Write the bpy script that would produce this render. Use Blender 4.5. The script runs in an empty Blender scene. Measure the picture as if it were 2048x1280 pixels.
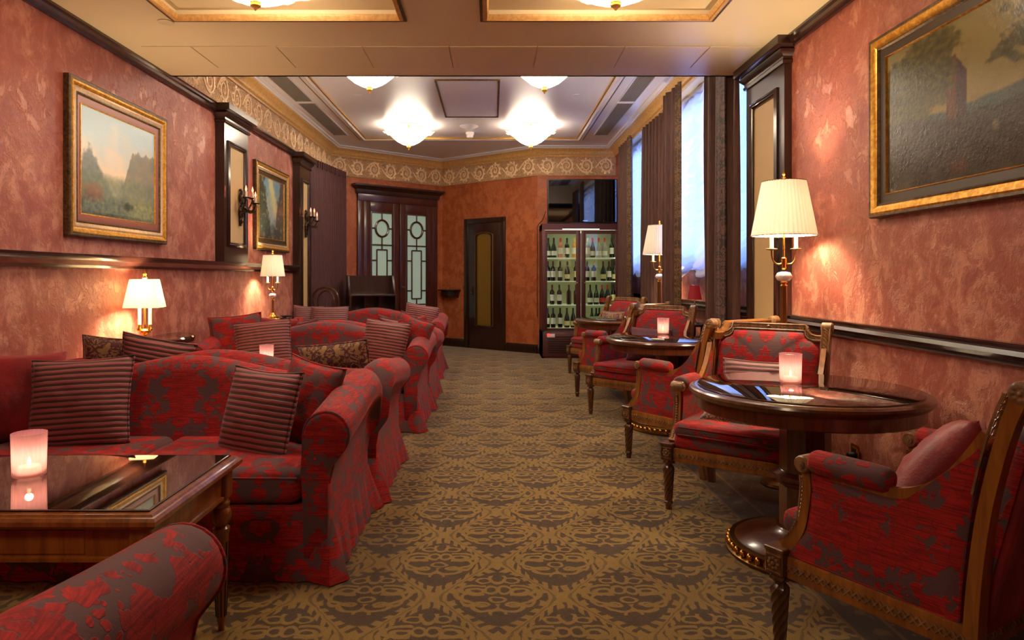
import bpy, bmesh, math, random
from mathutils import Vector, Matrix, noise as mnoise
PI = math.pi
random.seed(7)
R = math.radians
# ---------------------------------------------------------------- camera
scene = bpy.context.scene
col = scene.collection
cam_d = bpy.data.cameras.new('camera'); cam = bpy.data.objects.new('camera', cam_d); col.objects.link(cam)
cam.location = (0, 0, 1.25); cam.rotation_euler = (PI/2, 0, 0)
cam_d.sensor_width = 36; cam_d.lens = 1365/2048*36
cam_d.shift_x = 39/2048; cam_d.shift_y = -87/2048
cam_d.clip_start = 0.05
scene.camera = cam
# ---------------------------------------------------------------- world, exposure
w = bpy.data.worlds.new('world'); scene.world = w; w.use_nodes = True
w.node_tree.nodes['Background'].inputs[0].default_value = (0.35, 0.5, 1, 1)
w.node_tree.nodes['Background'].inputs[1].default_value = 1.0
vs = scene.view_settings
vs.view_transform = 'Standard'; vs.look = 'None'; vs.gamma = 1; vs.use_curve_mapping = False
vs.exposure = 0.68
scene.cycles.use_denoising = True
scene.cycles.max_bounces = 7
scene.cycles.sample_clamp_indirect = 6
BOWL = 14.0       # strength of the glass ceiling bowls
WINDOW = 9.0      # strength of the daylight outside the windows
BULB = 38.0       # watts in a lamp under its shade

# ---------------------------------------------------------------- mesh building
class MB:
    def __init__(s): s.v = []; s.f = []
    def add(s, vs_, fs_, M=None):
        o = len(s.v)
        s.v += [tuple(M @ Vector(p)) if M else tuple(p) for p in vs_]
        s.f += [tuple(i+o for i in f) for f in fs_]
        return s
    def box(s, x0, x1, y0, y1, z0, z1, r=0, seg=2, M=None):
        if r <= 0:
            v = [(x, y, z) for x in (x0, x1) for y in (y0, y1) for z in (z0, z1)]
            f = [(0,1,3,2),(4,6,7,5),(0,4,5,1),(2,3,7,6),(0,2,6,4),(1,5,7,3)]
            return s.add(v, f, M)
        bm = bmesh.new(); bmesh.ops.create_cube(bm, size=1)
        for q in bm.verts:
            q.co = Vector(((x0+x1)/2+q.co.x*(x1-x0), (y0+y1)/2+q.co.y*(y1-y0), (z0+z1)/2+q.co.z*(z1-z0)))
        bmesh.ops.bevel(bm, geom=bm.edges[:], offset=r, segments=seg, profile=0.5, affect='EDGES')
        bm.verts.index_update()
        v = [q.co[:] for q in bm.verts]; f = [[q.index for q in fa.verts] for fa in bm.faces]; bm.free()
        return s.add(v, f, M)
    def lathe(s, prof, n=24, M=None, rib=0, nrib=0, twist=0, squash=1):
        v = []; f = []
        if twist:
            q = [prof[0]]
            for a_, b_ in zip(prof, prof[1:]):
                c_ = max(1, int((b_[1]-a_[1])/.008)); q += [(a_[0]+(b_[0]-a_[0])*i/c_, a_[1]+(b_[1]-a_[1])*i/c_) for i in range(1, c_+1)]
            prof = q
        for k, (r, z) in enumerate(prof):
            for i in range(n):
                a = 2*PI*i/n + twist*z
                rr = r*(1+rib*math.cos(nrib*2*PI*i/n)) if rib else r
                v.append((rr*math.cos(a), rr*math.sin(a)*squash, z))
        for k in range(len(prof)-1):
            for i in range(n):
                j = (i+1) % n
                f.append((k*n+i, k*n+j, (k+1)*n+j, (k+1)*n+i))
        f.append(tuple(range(n-1, -1, -1))); f.append(tuple((len(prof)-1)*n+i for i in range(n)))
        return s.add(v, f, M)
    def tube(s, pts, r, n=8, M=None, flat=(1, 1), up=(0, 0, 1), closed=False):
        pts = [Vector(p) for p in pts]; v = []; f = []; m = len(pts)
        for k, p in enumerate(pts):
            if closed: t = (pts[(k+1) % m]-pts[k-1])
            else: t = pts[min(k+1, m-1)]-pts[max(k-1, 0)]
            if t.length < 1e-9: t = Vector((0, 0, 1))
            t.normalize()
            u = Vector(up); a = t.cross(u)
            if a.length < 1e-3: a = t.cross(Vector((0, 1, 0.01)))
            a.normalize(); b = a.cross(t).normalized()
            rr = r[k] if isinstance(r, (list, tuple)) else r
            for i in range(n):
                an = 2*PI*(i+.5)/n
                v.append(p + a*math.cos(an)*rr*flat[0] + b*math.sin(an)*rr*flat[1])
        for k in range(m if closed else m-1):
            k2 = (k+1) % m
            for i in range(n):
                j = (i+1) % n
                f.append((k*n+i, k*n+j, k2*n+j, k2*n+i))
        if not closed:
            f.append(tuple(range(n-1, -1, -1))); f.append(tuple((m-1)*n+i for i in range(n)))
        return s.add(v, f, M)
    def prism(s, poly, t0, t1, M=None):        # polygon in x,z extruded along y from t0 to t1
        n = len(poly)
        v = [(x, t0, z) for x, z in poly]+[(x, t1, z) for x, z in poly]
        f = [tuple(range(n)), tuple(range(2*n-1, n-1, -1))]
        f += [(i, i+n, (i+1) % n+n, (i+1) % n) for i in range(n)]
        return s.add(v, f, M)
    def pad(s, poly, t, bulge=.02, M=None, back=0.0, rnd=.02):  # cushioned panel: polygon in x,z, bulging to -y
        cx = sum(p[0] for p in poly)/len(poly); cz = sum(p[1] for p in poly)/len(poly); n = len(poly)
        size = max(max(abs(p[0]-cx), abs(p[1]-cz)) for p in poly)
        rings = [(1, back), (1, -t+rnd), (1-rnd*.3/size, -t+rnd*.3), (1-rnd/size, -t)]
        for q in (.8, .6, .4, .2): rings.append((min(q, .9), -t-bulge*(1-q*q)))
        v = []; f = []
        for sc, y in rings:
            for x, z in poly: v.append((cx+(x-cx)*sc, y, cz+(z-cz)*sc))
        for k in range(len(rings)-1):
            for i in range(n):
                j = (i+1) % n
                f.append((k*n+i, (k+1)*n+i, (k+1)*n+j, k*n+j))
        v.append((cx, -t-bulge, cz)); c = len(v)-1; k = len(rings)-1
        for i in range(n): f.append((k*n+i, c, k*n+(i+1) % n))
        f.append(tuple(range(n)))
        return s.add(v, f, M)
    def grid(s, nu, nv, fn, M=None, wrap=False, flip=False):
        v = [fn(i/nu, j/nv) for i in range(nu+(0 if wrap else 1)) for j in range(nv+1)]
        f = []; m = nv+1; c = nu if wrap else nu+1
        for i in range(nu):
            for j in range(nv):
                a = i*m+j; b = ((i+1) % c)*m+j
                q = (a, b, b+1, a+1)
                f.append(q[::-1] if flip else q)
        return s.add(v, f, M)
    def sweep(s, path, prof, closed=False, M=None):   # path in xy, profile (offset to the left, z), mitred
        P = [Vector(p) for p in path]; m = len(P); n = len(prof); v = []; f = []
        for k in range(m):
            d1 = (P[k]-P[k-1]) if (closed or k > 0) else (P[1]-P[0])
            d2 = (P[(k+1) % m]-P[k]) if (closed or k < m-1) else (P[-1]-P[-2])
            d1 = d1.normalized(); d2 = d2.normalized()
            n1 = Vector((-d1.y, d1.x)); n2 = Vector((-d2.y, d2.x))
            nn = (n1+n2); nn = nn/max(nn.length_squared/2, 1e-6)
            for o, z in prof: v.append((P[k].x+nn.x*o, P[k].y+nn.y*o, z))
        for k in range(m if closed else m-1):
            k2 = (k+1) % m
            for i in range(n):
                j = (i+1) % n
                f.append((k*n+i, k*n+j, k2*n+j, k2*n+i))
        if not closed:
            f.append(tuple(range(n-1, -1, -1))); f.append(tuple((m-1)*n+i for i in range(n)))
        return s.add(v, f, M)
    def loft(s, sections, M=None, caps=True, loop=True):
        n = len(sections[0]); v = [p for sec in sections for p in sec]; f = []
        for k in range(len(sections)-1):
            for i in range(n if loop else n-1):
                j = (i+1) % n
                f.append((k*n+i, k*n+j, (k+1)*n+j, (k+1)*n+i))
        if caps:
            f.append(tuple(range(n-1, -1, -1))); f.append(tuple((len(sections)-1)*n+i for i in range(n)))
        return s.add(v, f, M)
    def mesh(s, name, smooth=35):
        me = bpy.data.meshes.new(name); me.from_pydata(s.v, [], s.f)
        bm = bmesh.new(); bm.from_mesh(me); bmesh.ops.recalc_face_normals(bm, faces=bm.faces); bm.to_mesh(me); bm.free()
        if smooth:
            me.shade_smooth(); me.set_sharp_from_angle(angle=R(smooth))
        return me
    def build(s, name, mat, parent=None, smooth=35, loc=None, rot=None):
        o = bpy.data.objects.new(name, s.mesh(name, smooth)); col.objects.link(o)
        if mat: o.data.materials.append(mat)
        if parent: o.parent = parent
        if loc: o.location = loc
        if rot: o.rotation_euler = rot
        return o

def tag(o, label=None, cat=None, group=None, kind=None):
    if label: o['label'] = label
    if cat: o['category'] = cat
    if group: o['group'] = group
    if kind: o['kind'] = kind
    return o
def thing(name, loc, label, cat, group=None, rz=0):
    o = bpy.data.objects.new(name, None); col.objects.link(o)
    o.location = loc; o.rotation_euler = (0, 0, rz); o.empty_display_size = .1
    return tag(o, label, cat, group)
def kids(o): return [c for c in bpy.data.objects if c.parent == o]
def copy_tree(o, parent=None):
    c = o.copy(); col.objects.link(c)
    if parent: c.parent = parent
    for ch in kids(o): copy_tree(ch, c)
    return c
def again(proto, loc, rz, label, group=None):
    c = copy_tree(proto); c.location = loc; c.rotation_euler = (0, 0, rz); c['label'] = label
    if group: c['group'] = group
    return c
def same(o, loc=None, rot=None, parent=None, scale=None):      # one more piece sharing mesh data
    c = o.copy(); col.objects.link(c)
    if parent: c.parent = parent
    if loc is not None: c.location = loc
    if rot is not None: c.rotation_euler = rot
    if scale is not None: c.scale = scale
    return c
def T(x, y, z): return Matrix.Translation((x, y, z))
def RX(a): return Matrix.Rotation(a, 4, 'X')
def RY(a): return Matrix.Rotation(a, 4, 'Y')
def RZ(a): return Matrix.Rotation(a, 4, 'Z')
def point_light(name, loc, watts, colr, rad, parent=None):
    d = bpy.data.lights.new(name, 'POINT'); d.energy = watts; d.color = colr; d.shadow_soft_size = rad
    o = bpy.data.objects.new(name, d); col.objects.link(o); o.location = loc
    if parent: o.parent = parent
    return o
def bez(p0, p1, p2, p3, n=8):
    p0, p1, p2, p3 = map(Vector, (p0, p1, p2, p3))
    return [tuple(p0*(1-t)**3+p1*3*t*(1-t)**2+p2*3*t*t*(1-t)+p3*t**3) for t in [i/n for i in range(n+1)]]
def smooth_path(pts, n=6):      # Catmull-Rom
    P = [Vector(p) for p in pts]; out = []
    for i in range(len(P)-1):
        a, b, c, d = P[max(i-1, 0)], P[i], P[i+1], P[min(i+2, len(P)-1)]
        for k in range(n):
            t = k/n
            out.append(tuple(.5*((2*b)+(c-a)*t+(2*a-5*b+4*c-d)*t*t+(3*b-a-3*c+d)*t**3)))
    out.append(tuple(P[-1])); return out

# ---------------------------------------------------------------- node expressions
def lin(c): return tuple(((x/255)/12.92 if x/255 <= .04045 else ((x/255+.055)/1.055)**2.4) for x in c)+(1,)
class X:
    tree = None
    def __init__(s, sock): s.s = sock
    @staticmethod
    def op(o, *a, clamp=False):
        nd = X.tree.nodes.new('ShaderNodeMath'); nd.operation = o; nd.use_clamp = clamp
        for i, q in enumerate(a):
            if isinstance(q, X): X.tree.links.new(q.s, nd.inputs[i])
            else: nd.inputs[i].default_value = q
        return X(nd.outputs[0])
    def __add__(s, o): return X.op('ADD', s, o)
    __radd__ = __add__
    def __sub__(s, o): return X.op('SUBTRACT', s, o)
    def __rsub__(s, o): return X.op('SUBTRACT', o, s)
    def __mul__(s, o): return X.op('MULTIPLY', s, o)
    __rmul__ = __mul__
    def __truediv__(s, o): return X.op('DIVIDE', s, o)
    def __gt__(s, o): return X.op('GREATER_THAN', s, o)
    def __lt__(s, o): return X.op('LESS_THAN', s, o)
    def abs(s): return X.op('ABSOLUTE', s)
    def cos(s): return X.op('COSINE', s)
    def sin(s): return X.op('SINE', s)
    def sqrt(s): return X.op('SQRT', s)
    def max(s, o): return X.op('MAXIMUM', s, o)
    def min(s, o): return X.op('MINIMUM', s, o)
    def wrap(s, lo, hi): return X.op('WRAP', s, hi, lo)
    def pp(s, k): return X.op('PINGPONG', s, k)
    def step(s, a, b):       # 0 below a, 1 above b
        nd = X.tree.nodes.new('ShaderNodeMapRange'); nd.interpolation_type = 'SMOOTHSTEP'
        X.tree.links.new(s.s, nd.inputs[0])
        lo, hi = (a, b) if a < b else (b, a)
        nd.inputs[1].default_value = lo; nd.inputs[2].default_value = hi
        if a > b: nd.inputs[3].default_value = 1; nd.inputs[4].default_value = 0
        return X(nd.outputs[0])
class Mat:
    def __init__(s, name, base=(200, 200, 200), rough=.5, metal=0, **kw):
        s.m = bpy.data.materials.new(name); s.m.use_nodes = True
        s.t = s.m.node_tree; X.tree = s.t; s.b = s.t.nodes['Principled BSDF']
        s.set('Base Color', lin(base)); s.set('Roughness', rough); s.set('Metallic', metal)
        for k, v in kw.items(): s.set(k.replace('_', ' ').title().replace('Ior', 'IOR'), v)
    def set(s, k, v):
        if isinstance(v, X): s.t.links.new(v.s, s.b.inputs[k])
        elif isinstance(v, bpy.types.NodeSocket): s.t.links.new(v, s.b.inputs[k])
        else: s.b.inputs[k].default_value = v
        return s
    def coords(s, which='Object'):
        s.tc = s.t.nodes.new('ShaderNodeTexCoord'); return s.tc.outputs[which]
    def world(s):
        g = s.t.nodes.new('ShaderNodeNewGeometry'); return g.outputs['Position']
    def xyz(s, v):
        n = s.t.nodes.new('ShaderNodeSeparateXYZ'); s.t.links.new(v, n.inputs[0]); return [X(o) for o in n.outputs]
    def vec(s, a, b, c):
        n = s.t.nodes.new('ShaderNodeCombineXYZ')
        for i, q in enumerate((a, b, c)):
            if isinstance(q, X): s.t.links.new(q.s, n.inputs[i])
            else: n.inputs[i].default_value = q
        return n.outputs[0]
    def noise(s, v, scale, detail=2, rough=.5, dist=0):
        n = s.t.nodes.new('ShaderNodeTexNoise'); s.t.links.new(v, n.inputs['Vector'])
        n.inputs['Scale'].default_value = scale; n.inputs['Detail'].default_value = detail
        n.inputs['Roughness'].default_value = rough; n.inputs['Distortion'].default_value = dist
        return X(n.outputs[0])
    def voro(s, v, scale, feat='F1', rnd=1):
        n = s.t.nodes.new('ShaderNodeTexVoronoi'); n.feature = feat; s.t.links.new(v, n.inputs['Vector'])
        n.inputs['Scale'].default_value = scale; n.inputs['Randomness'].default_value = rnd
        return X(n.outputs['Distance'])
    def mix(s, f, a, b):
        n = s.t.nodes.new('ShaderNodeMix'); n.data_type = 'RGBA'
        for i, q in ((0, f), (6, a), (7, b)):
            if isinstance(q, X): s.t.links.new(q.s, n.inputs[i])
            elif isinstance(q, bpy.types.NodeSocket): s.t.links.new(q, n.inputs[i])
            elif i and len(q) == 3: n.inputs[i].default_value = lin(q)
            else: n.inputs[i].default_value = q
        return n.outputs[2]
    def scalec(s, c, f):     # colour times value
        n = s.t.nodes.new('ShaderNodeVectorMath'); n.operation = 'SCALE'
        s.t.links.new(c, n.inputs[0]); s.t.links.new(f.s, n.inputs['Scale']); return n.outputs[0]
    def bump(s, h, dist=.01, strength=1):
        n = s.t.nodes.new('ShaderNodeBump'); s.t.links.new(h.s, n.inputs['Height'])
        n.inputs['Distance'].default_value = dist; n.inputs['Strength'].default_value = strength
        s.t.links.new(n.outputs[0], s.b.inputs['Normal']); return s
    def rnd(s):
        n = s.t.nodes.new('ShaderNodeObjectInfo'); return X(n.outputs['Random'])
def shadecloth(name, k, tint=(1, .86, .62)):
    m = bpy.data.materials.new(name); m.use_nodes = True; t = m.node_tree; t.nodes.clear()
    o = t.nodes.new('ShaderNodeOutputMaterial'); a = t.nodes.new('ShaderNodeBsdfDiffuse'); b = t.nodes.new('ShaderNodeBsdfTranslucent'); x = t.nodes.new('ShaderNodeMixShader')
    a.inputs[0].default_value = (.84, .82, .76, 1); b.inputs[0].default_value = (tint[0], tint[1], tint[2], 1); x.inputs[0].default_value = k
    t.links.new(a.outputs[0], x.inputs[1]); t.links.new(b.outputs[0], x.inputs[2]); t.links.new(x.outputs[0], o.inputs[0]); return m
def emit(name, c, strength, base=None):
    a = Mat(name, base or c, .6); a.set('Emission Color', lin(c)); a.set('Emission Strength', strength); return a.m

# ---- plaster
def plaster(name, c1, c2, c3):
    a = Mat(name, rough=.42); p = a.world()
    x, y, z = a.xyz(p)
    n1 = a.noise(p, 1.3, 3, .6); st = a.vec(x*1.0, y*1.0, z*.8)
    n2 = a.noise(st, 8, 7, .7, .35); n3 = a.noise(p, 26, 5, .65, .9)
    f = n2.step(.36, .66); g = (n1*.4+n2*.6+n3*.16).step(.53, .68)
    c = a.mix(f, c1, c2); c = a.mix(g*.78, c, c3)
    a.set('Base Color', c); a.set('Roughness', n2.step(.35, .7)*-.2+.5)
    a.bump(n3*.6+n2.step(.5, .58)*.5+a.noise(st, 15, 4, .6, 1.4)*.5, .006, .8)
    return a.m
M_PLASTER = plaster('terracotta_plaster', (158, 84, 68), (178, 98, 80), (210, 144, 118))
M_PLASTER_BACK = plaster('orange_plaster', (158, 78, 38), (172, 90, 46), (188, 106, 60))
# ---- woods
def wood(name, c1, c2, rough=.3, coat=.5, scale=1, axis='z'):
    a = Mat(name, rough=rough); p = a.coords(); x, y, z = a.xyz(p)
    k = {'x': (1, 12, 12), 'y': (12, 1, 12), 'z': (12, 12, 1)}[axis]
    v = a.vec(x*k[0]*scale, y*k[1]*scale, z*k[2]*scale)
    n = a.noise(v, 3, 4, .6, .6)
    a.set('Base Color', a.mix(n.step(.3, .7), c1, c2)); a.set('Coat Weight', coat); a.set('Coat Roughness', .12)
    return a.m
M_DARK = wood('dark_mahogany', (36, 18, 13), (56, 28, 19), .3, .5)
M_DARKY = wood('dark_mahogany_rail', (38, 20, 16), (58, 30, 22), .26, .7, axis='y')
M_DOOR = wood('reddish_door_wood', (58, 24, 18), (82, 36, 26), .32, .4)
M_CHERRY = wood('cherry_table_wood', (118, 62, 18), (158, 90, 28), .28, .7)
M_TABLE = wood('round_table_wood', (70, 33, 16), (104, 52, 22), .28, .7)
M_CHAIR = wood('honey_chair_wood', (128, 76, 26), (164, 104, 40), .35, .4)
M_CHAIRB = wood('brown_chair_wood', (78, 45, 26), (112, 70, 40), .4, .3)
M_CARVE = wood('carved_giltwood', (112, 78, 48), (160, 120, 80), .42, .3)
M_LEG = wood('brown_turned_leg', (70, 38, 20), (108, 64, 34), .32, .5)
def glasstop(name, c1, c2):
    a = Mat(name, rough=.02); p = a.coords(); x, y, z = a.xyz(p)
    n = a.noise(a.vec(x*2, y*14, z), 3, 4, .6, .5)
    a.set('Base Color', a.mix(n.step(.3, .7), c1, c2)); a.set('IOR', 2.5)
    return a.m
M_GTOP = glasstop('glass_over_dark_wood', (30, 12, 8), (44, 20, 11))
# ---- fabrics
def damask(name, red=(190, 28, 24), red2=(128, 12, 16), ground=(98, 66, 68), k=1.0):
    a = Mat(name, rough=.85); p = a.coords(); x, y, z = a.xyz(p); r = a.rnd()
    v = a.vec(x.pp(.31)+r*3, y.pp(.31), z)
    d = a.noise(v, 11*k, 2, .5, .4); lob = a.voro(v, 21*k, 'SMOOTH_F1'); lb2 = a.voro(v, 48*k)
    body = d + (lob*-.40) + (lb2*-.22)
    m = body.step(.172, .186)
    vein = a.voro(a.vec(x.pp(.31)+d*.05+r*3, y.pp(.31)+d*.05, z), 26*k, 'DISTANCE_TO_EDGE').step(.06, .02)
    streak = a.noise(a.vec(x*6, y*6, z*150), 1.6, 3, .7)
    c = a.mix(streak.step(.35, .68), red2, red)
    c = a.mix(vein*.4*(d.step(.5, .56)), c, (92, 14, 20))
    c = a.mix(m, ground, c)
    a.set('Base Color', c); a.set('Sheen Weight', .22); a.set('Sheen Roughness', .35); a.set('Sheen Tint', (1, .35, .3, 1))
    a.bump(m*.6+streak*.5+a.noise(p, 260, 1)*.3, .0025, .7)
    return a.m
M_DAMASK = damask('red_damask_chenille')
def stripes(name, c1, c2, c3, per=.026):
    a = Mat(name, rough=.6); p = a.coords(); x, y, z = a.xyz(p)
    zz = z+a.noise(p, 9, 2)*.008
    t = zz.wrap(0, per)/per
    dk = (t-.5).abs().step(.22, .16); g = (t-.30).abs().step(.06, .02)
    n = a.noise(a.vec(x*8, y*8, z*200), 3, 2)
    c = a.mix(dk, c1, c2); c = a.mix(g, c, c3)
    a.set('Base Color', a.scalec(c, n*.5+.75)); a.set('Sheen Weight', .15)
    a.bump((t-.5).abs().step(.35, .18)*-1, .004, .8)
    return a.m
M_STRIPE = stripes('mauve_striped_satin', (158, 78, 82), (66, 38, 32), (112, 84, 46))
M_STRIPE2 = stripes('pale_mauve_striped_satin', (150, 92, 92), (86, 50, 48), (120, 84, 60))
def plainfab(name, c, c2, rough=.7, sheen=.25, tint=(1, .5, .5, 1)):
    a = Mat(name, rough=rough); p = a.coords(); n = a.noise(p, 5, 4, .6, .5); f = a.noise(p, 180, 1)
    a.set('Base Color', a.mix(n.step(.35, .65), c, c2)); a.set('Sheen Weight', sheen); a.set('Sheen Tint', tint)
    a.bump(n*2+f*.15, .01, .5); return a.m
M_REDV = plainfab('red_velvet', (150, 20, 24), (118, 12, 20))
M_WINE = plainfab('dark_wine_satin', (84, 10, 26), (60, 6, 22))
M_ROSE = plainfab('dusty_rose_satin', (160, 62, 62), (138, 48, 52), .45)
def brocade(name, gold, wine, k=1):
    a = Mat(name, rough=.6); p = a.coords(); x, y, z = a.xyz(p)
    v = a.vec(x.pp(.11), y, z); n = a.noise(v, 16*k, 2, .5, 2.6)
    m = (n-.5).abs().step(.085, .065)
    a.set('Base Color', a.mix(m, gold, wine)); a.set('Sheen Weight', .4); a.bump(m, .003, .7); return a.m
M_BROCADE = brocade('gold_brocade', (150, 112, 62), (84, 22, 22))
def drape(name, c, c2, pattern=None):
    a = Mat(name, rough=.7); p = a.coords(); x, y, z = a.xyz(p)
    n = a.noise(a.vec(x*8, y*8, z), 8, 3)
    cc = a.mix(n.step(.3, .7), c, c2)
    if pattern:
        v = a.vec(x.pp(.06), y.pp(.06), z); q = a.noise(v, 13, 1, .5, 1.5)
        cc = a.mix((q-.5).abs().step(.07, .05), cc, pattern)
    a.set('Base Color', cc); a.set('Sheen Weight', .08); a.bump(a.noise(p, 60, 2), .003, .5); return a.m
M_DRAPE = drape('brown_velvet_drape', (92, 56, 44), (74, 44, 36))
M_DRAPET = drape('brown_damask_trim', (98, 66, 54), (84, 54, 45), (42, 26, 22))
M_DRAPEG = drape('gold_brown_velvet_trim', (90, 60, 30), (60, 38, 18), (116, 84, 42))
M_DRAPEL = drape('aubergine_drape', (84, 40, 38), (66, 30, 30))
def sheer():
    m = bpy.data.materials.new('white_sheer'); m.use_nodes = True; t = m.node_tree; t.nodes.clear()
    o = t.nodes.new('ShaderNodeOutputMaterial'); a = t.nodes.new('ShaderNodeBsdfDiffuse'); b = t.nodes.new('ShaderNodeBsdfTranslucent'); x = t.nodes.new('ShaderNodeMixShader')
    a.inputs[0].default_value = (.85, .85, .85, 1); b.inputs[0].default_value = (.85, .87, .92, 1); x.inputs[0].default_value = .32
    t.links.new(a.outputs[0], x.inputs[1]); t.links.new(b.outputs[0], x.inputs[2]); t.links.new(x.outputs[0], o.inputs[0]); return m
M_SHEER = sheer()
# ---- metals, glass, misc
M_BRASS = Mat('polished_brass', (214, 160, 70), .22, 1).m
M_ABRASS = Mat('antique_brass', (140, 104, 58), .35, 1).m
M_GILT = Mat('gilt', (196, 142, 48), .35, .85).m
def gilt(name, c1, c2, metal=.7, rough=.4):
    a = Mat(name, rough=rough, metal=metal); n = a.noise(a.world(), 40, 4, .6, .6)
    a.set('Base Color', a.mix(n.step(.35, .65), c1, c2)); a.bump(n, .002, .5); return a.m
M_FRAMEG = gilt('antique_gilt_frame', (190, 130, 36), (228, 172, 70))
M_FRAMED = gilt('bronze_frame_edge', (70, 52, 32), (110, 86, 54), .5)
M_FRAMEC = gilt('pale_gilt_band', (196, 160, 116), (214, 182, 142), .35)
M_BRONZE = gilt('dark_bronze', (42, 34, 26), (92, 76, 58), .8, .38)
M_CRYSTAL = Mat('white_crystal', (240, 225, 225), .08, 0, transmission_weight=.35, ior=1.5).m
M_CANDLEW = emit('ivory_candle_tube', (255, 225, 160), .5, (240, 225, 190))
M_IVORY = Mat('ivory_tube', (235, 215, 195), .5).m
M_FLAME = emit('candle_bulb', (255, 120, 90), 3.0)
M_SHADE = shadecloth('pleated_white_shade', .21, (1, .95, .88))
M_SHADEW = shadecloth('warm_smooth_shade', .6, (1, .92, .78))
M_REDSH = emit('dark_red_shade', (150, 4, 10), .25, (110, 6, 12))
M_BOWL = emit('lit_alabaster_bowl', (255, 240, 214), BOWL, (250, 240, 225))
M_BOWLRIM = emit('bowl_rim_leaves', (255, 226, 180), 1.6, (250, 235, 205))
M_FINIAL = Mat('golden_glass_finial', (225, 170, 80), .2, .3).m
M_CEILN = Mat('cream_ceiling_paint', (228, 210, 172), .42).m
M_CEILP = Mat('cream_ceiling_panel', (225, 207, 169), .4).m
M_CEILF = Mat('pale_far_ceiling_paint', (226, 222, 226), .3).m
M_CORN = gilt('gold_cove_plaster', (206, 156, 88), (226, 182, 116), .1, .42)
def friezemat():
    a = Mat('cream_gold_frieze', rough=.5); p = a.world(); n = a.noise(p, 15, 3, .5, 3.2); h = (n-.5).abs().step(.10, .02)
    a.set('Base Color', a.mix(h, (204, 154, 104), (236, 194, 146))); a.bump(h, .012, 1); return a.m
M_FRIEZE = friezemat()
M_SCROLL = gilt('raised_frieze_scroll', (238, 198, 150), (248, 218, 174), .05, .4)
M_WHITE = Mat('white_moulding', (222, 214, 212), .4).m
M_BEIGE = Mat('beige_silk_panel', (196, 164, 112), .6).m
M_GREYB = Mat('dark_vent_metal', (170, 160, 150), .5).m
M_VENTB = Mat('vent_backing', (70, 62, 56), .7).m
M_BLACK = Mat('matt_black', (14, 12, 12), .5).m
M_SCREEN = Mat('glossy_screen', (4, 4, 6), .04, 0, coat_weight=1.0, coat_roughness=.01, coat_ior=1.7).m
M_CAB = Mat('maroon_cabinet_metal', (86, 44, 44), .38, .2).m
M_CABIN = Mat('cabinet_lining', (196, 204, 160), .5).m
M_CABLAMP = emit('cabinet_light_strip', (240, 255, 215), 4)
M_SHELFG = emit('glowing_pale_glass_shelf', (226, 232, 190), .12, (220, 226, 200))  # faint emission put into the shelves imitates the cabinet light on them
def clearglass():
    m = bpy.data.materials.new('clear_pane'); m.use_nodes = True; t = m.node_tree; t.nodes.clear()
    o = t.nodes.new('ShaderNodeOutputMaterial'); a = t.nodes.new('ShaderNodeBsdfTransparent'); b = t.nodes.new('ShaderNodeBsdfGlossy'); x = t.nodes.new('ShaderNodeMixShader'); fr = t.nodes.new('ShaderNodeFresnel')
    fr.inputs[0].default_value = 1.45; b.inputs['Roughness'].default_value = .01
    t.links.new(fr.outputs[0], x.inputs[0]); t.links.new(a.outputs[0], x.inputs[1]); t.links.new(b.outputs[0], x.inputs[2]); t.links.new(x.outputs[0], o.inputs[0]); return m
M_PANE = clearglass()
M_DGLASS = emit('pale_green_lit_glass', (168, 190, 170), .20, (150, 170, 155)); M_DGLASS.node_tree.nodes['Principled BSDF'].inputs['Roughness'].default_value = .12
M_OCHRE = Mat('ochre_door_glass', (120, 88, 26), .3).m
M_CHROME = Mat('chrome', (210, 210, 215), .12, 1).m
M_SKY = emit('daylight_outside', (146, 182, 255), WINDOW)
def candleglass():
    m = bpy.data.materials.new('mauve_ribbed_glass'); m.use_nodes = True; t = m.node_tree; t.nodes.clear()
    o = t.nodes.new('ShaderNodeOutputMaterial'); a = t.nodes.new('ShaderNodeBsdfTransparent'); b = t.nodes.new('ShaderNodeBsdfTranslucent'); g = t.nodes.new('ShaderNodeBsdfPrincipled'); x = t.nodes.new('ShaderNodeMixShader'); y = t.nodes.new('ShaderNodeMixShader')
    a.inputs[0].default_value = (.86, .70, .74, 1); b.inputs[0].default_value = (.85, .62, .60, 1)
    g.inputs['Base Color'].default_value = lin((126, 88, 100)); g.inputs['Roughness'].default_value = .15
    x.inputs[0].default_value = .42; y.inputs[0].default_value = .5
    t.links.new(a.outputs[0], x.inputs[1]); t.links.new(b.outputs[0], x.inputs[2]); t.links.new(x.outputs[0], y.inputs[1]); t.links.new(g.outputs[0], y.inputs[2]); t.links.new(y.outputs[0], o.inputs[0]); return m
M_CUP = candleglass()
M_WAX = emit('glowing_wax', (255, 196, 150), 5)
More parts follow.
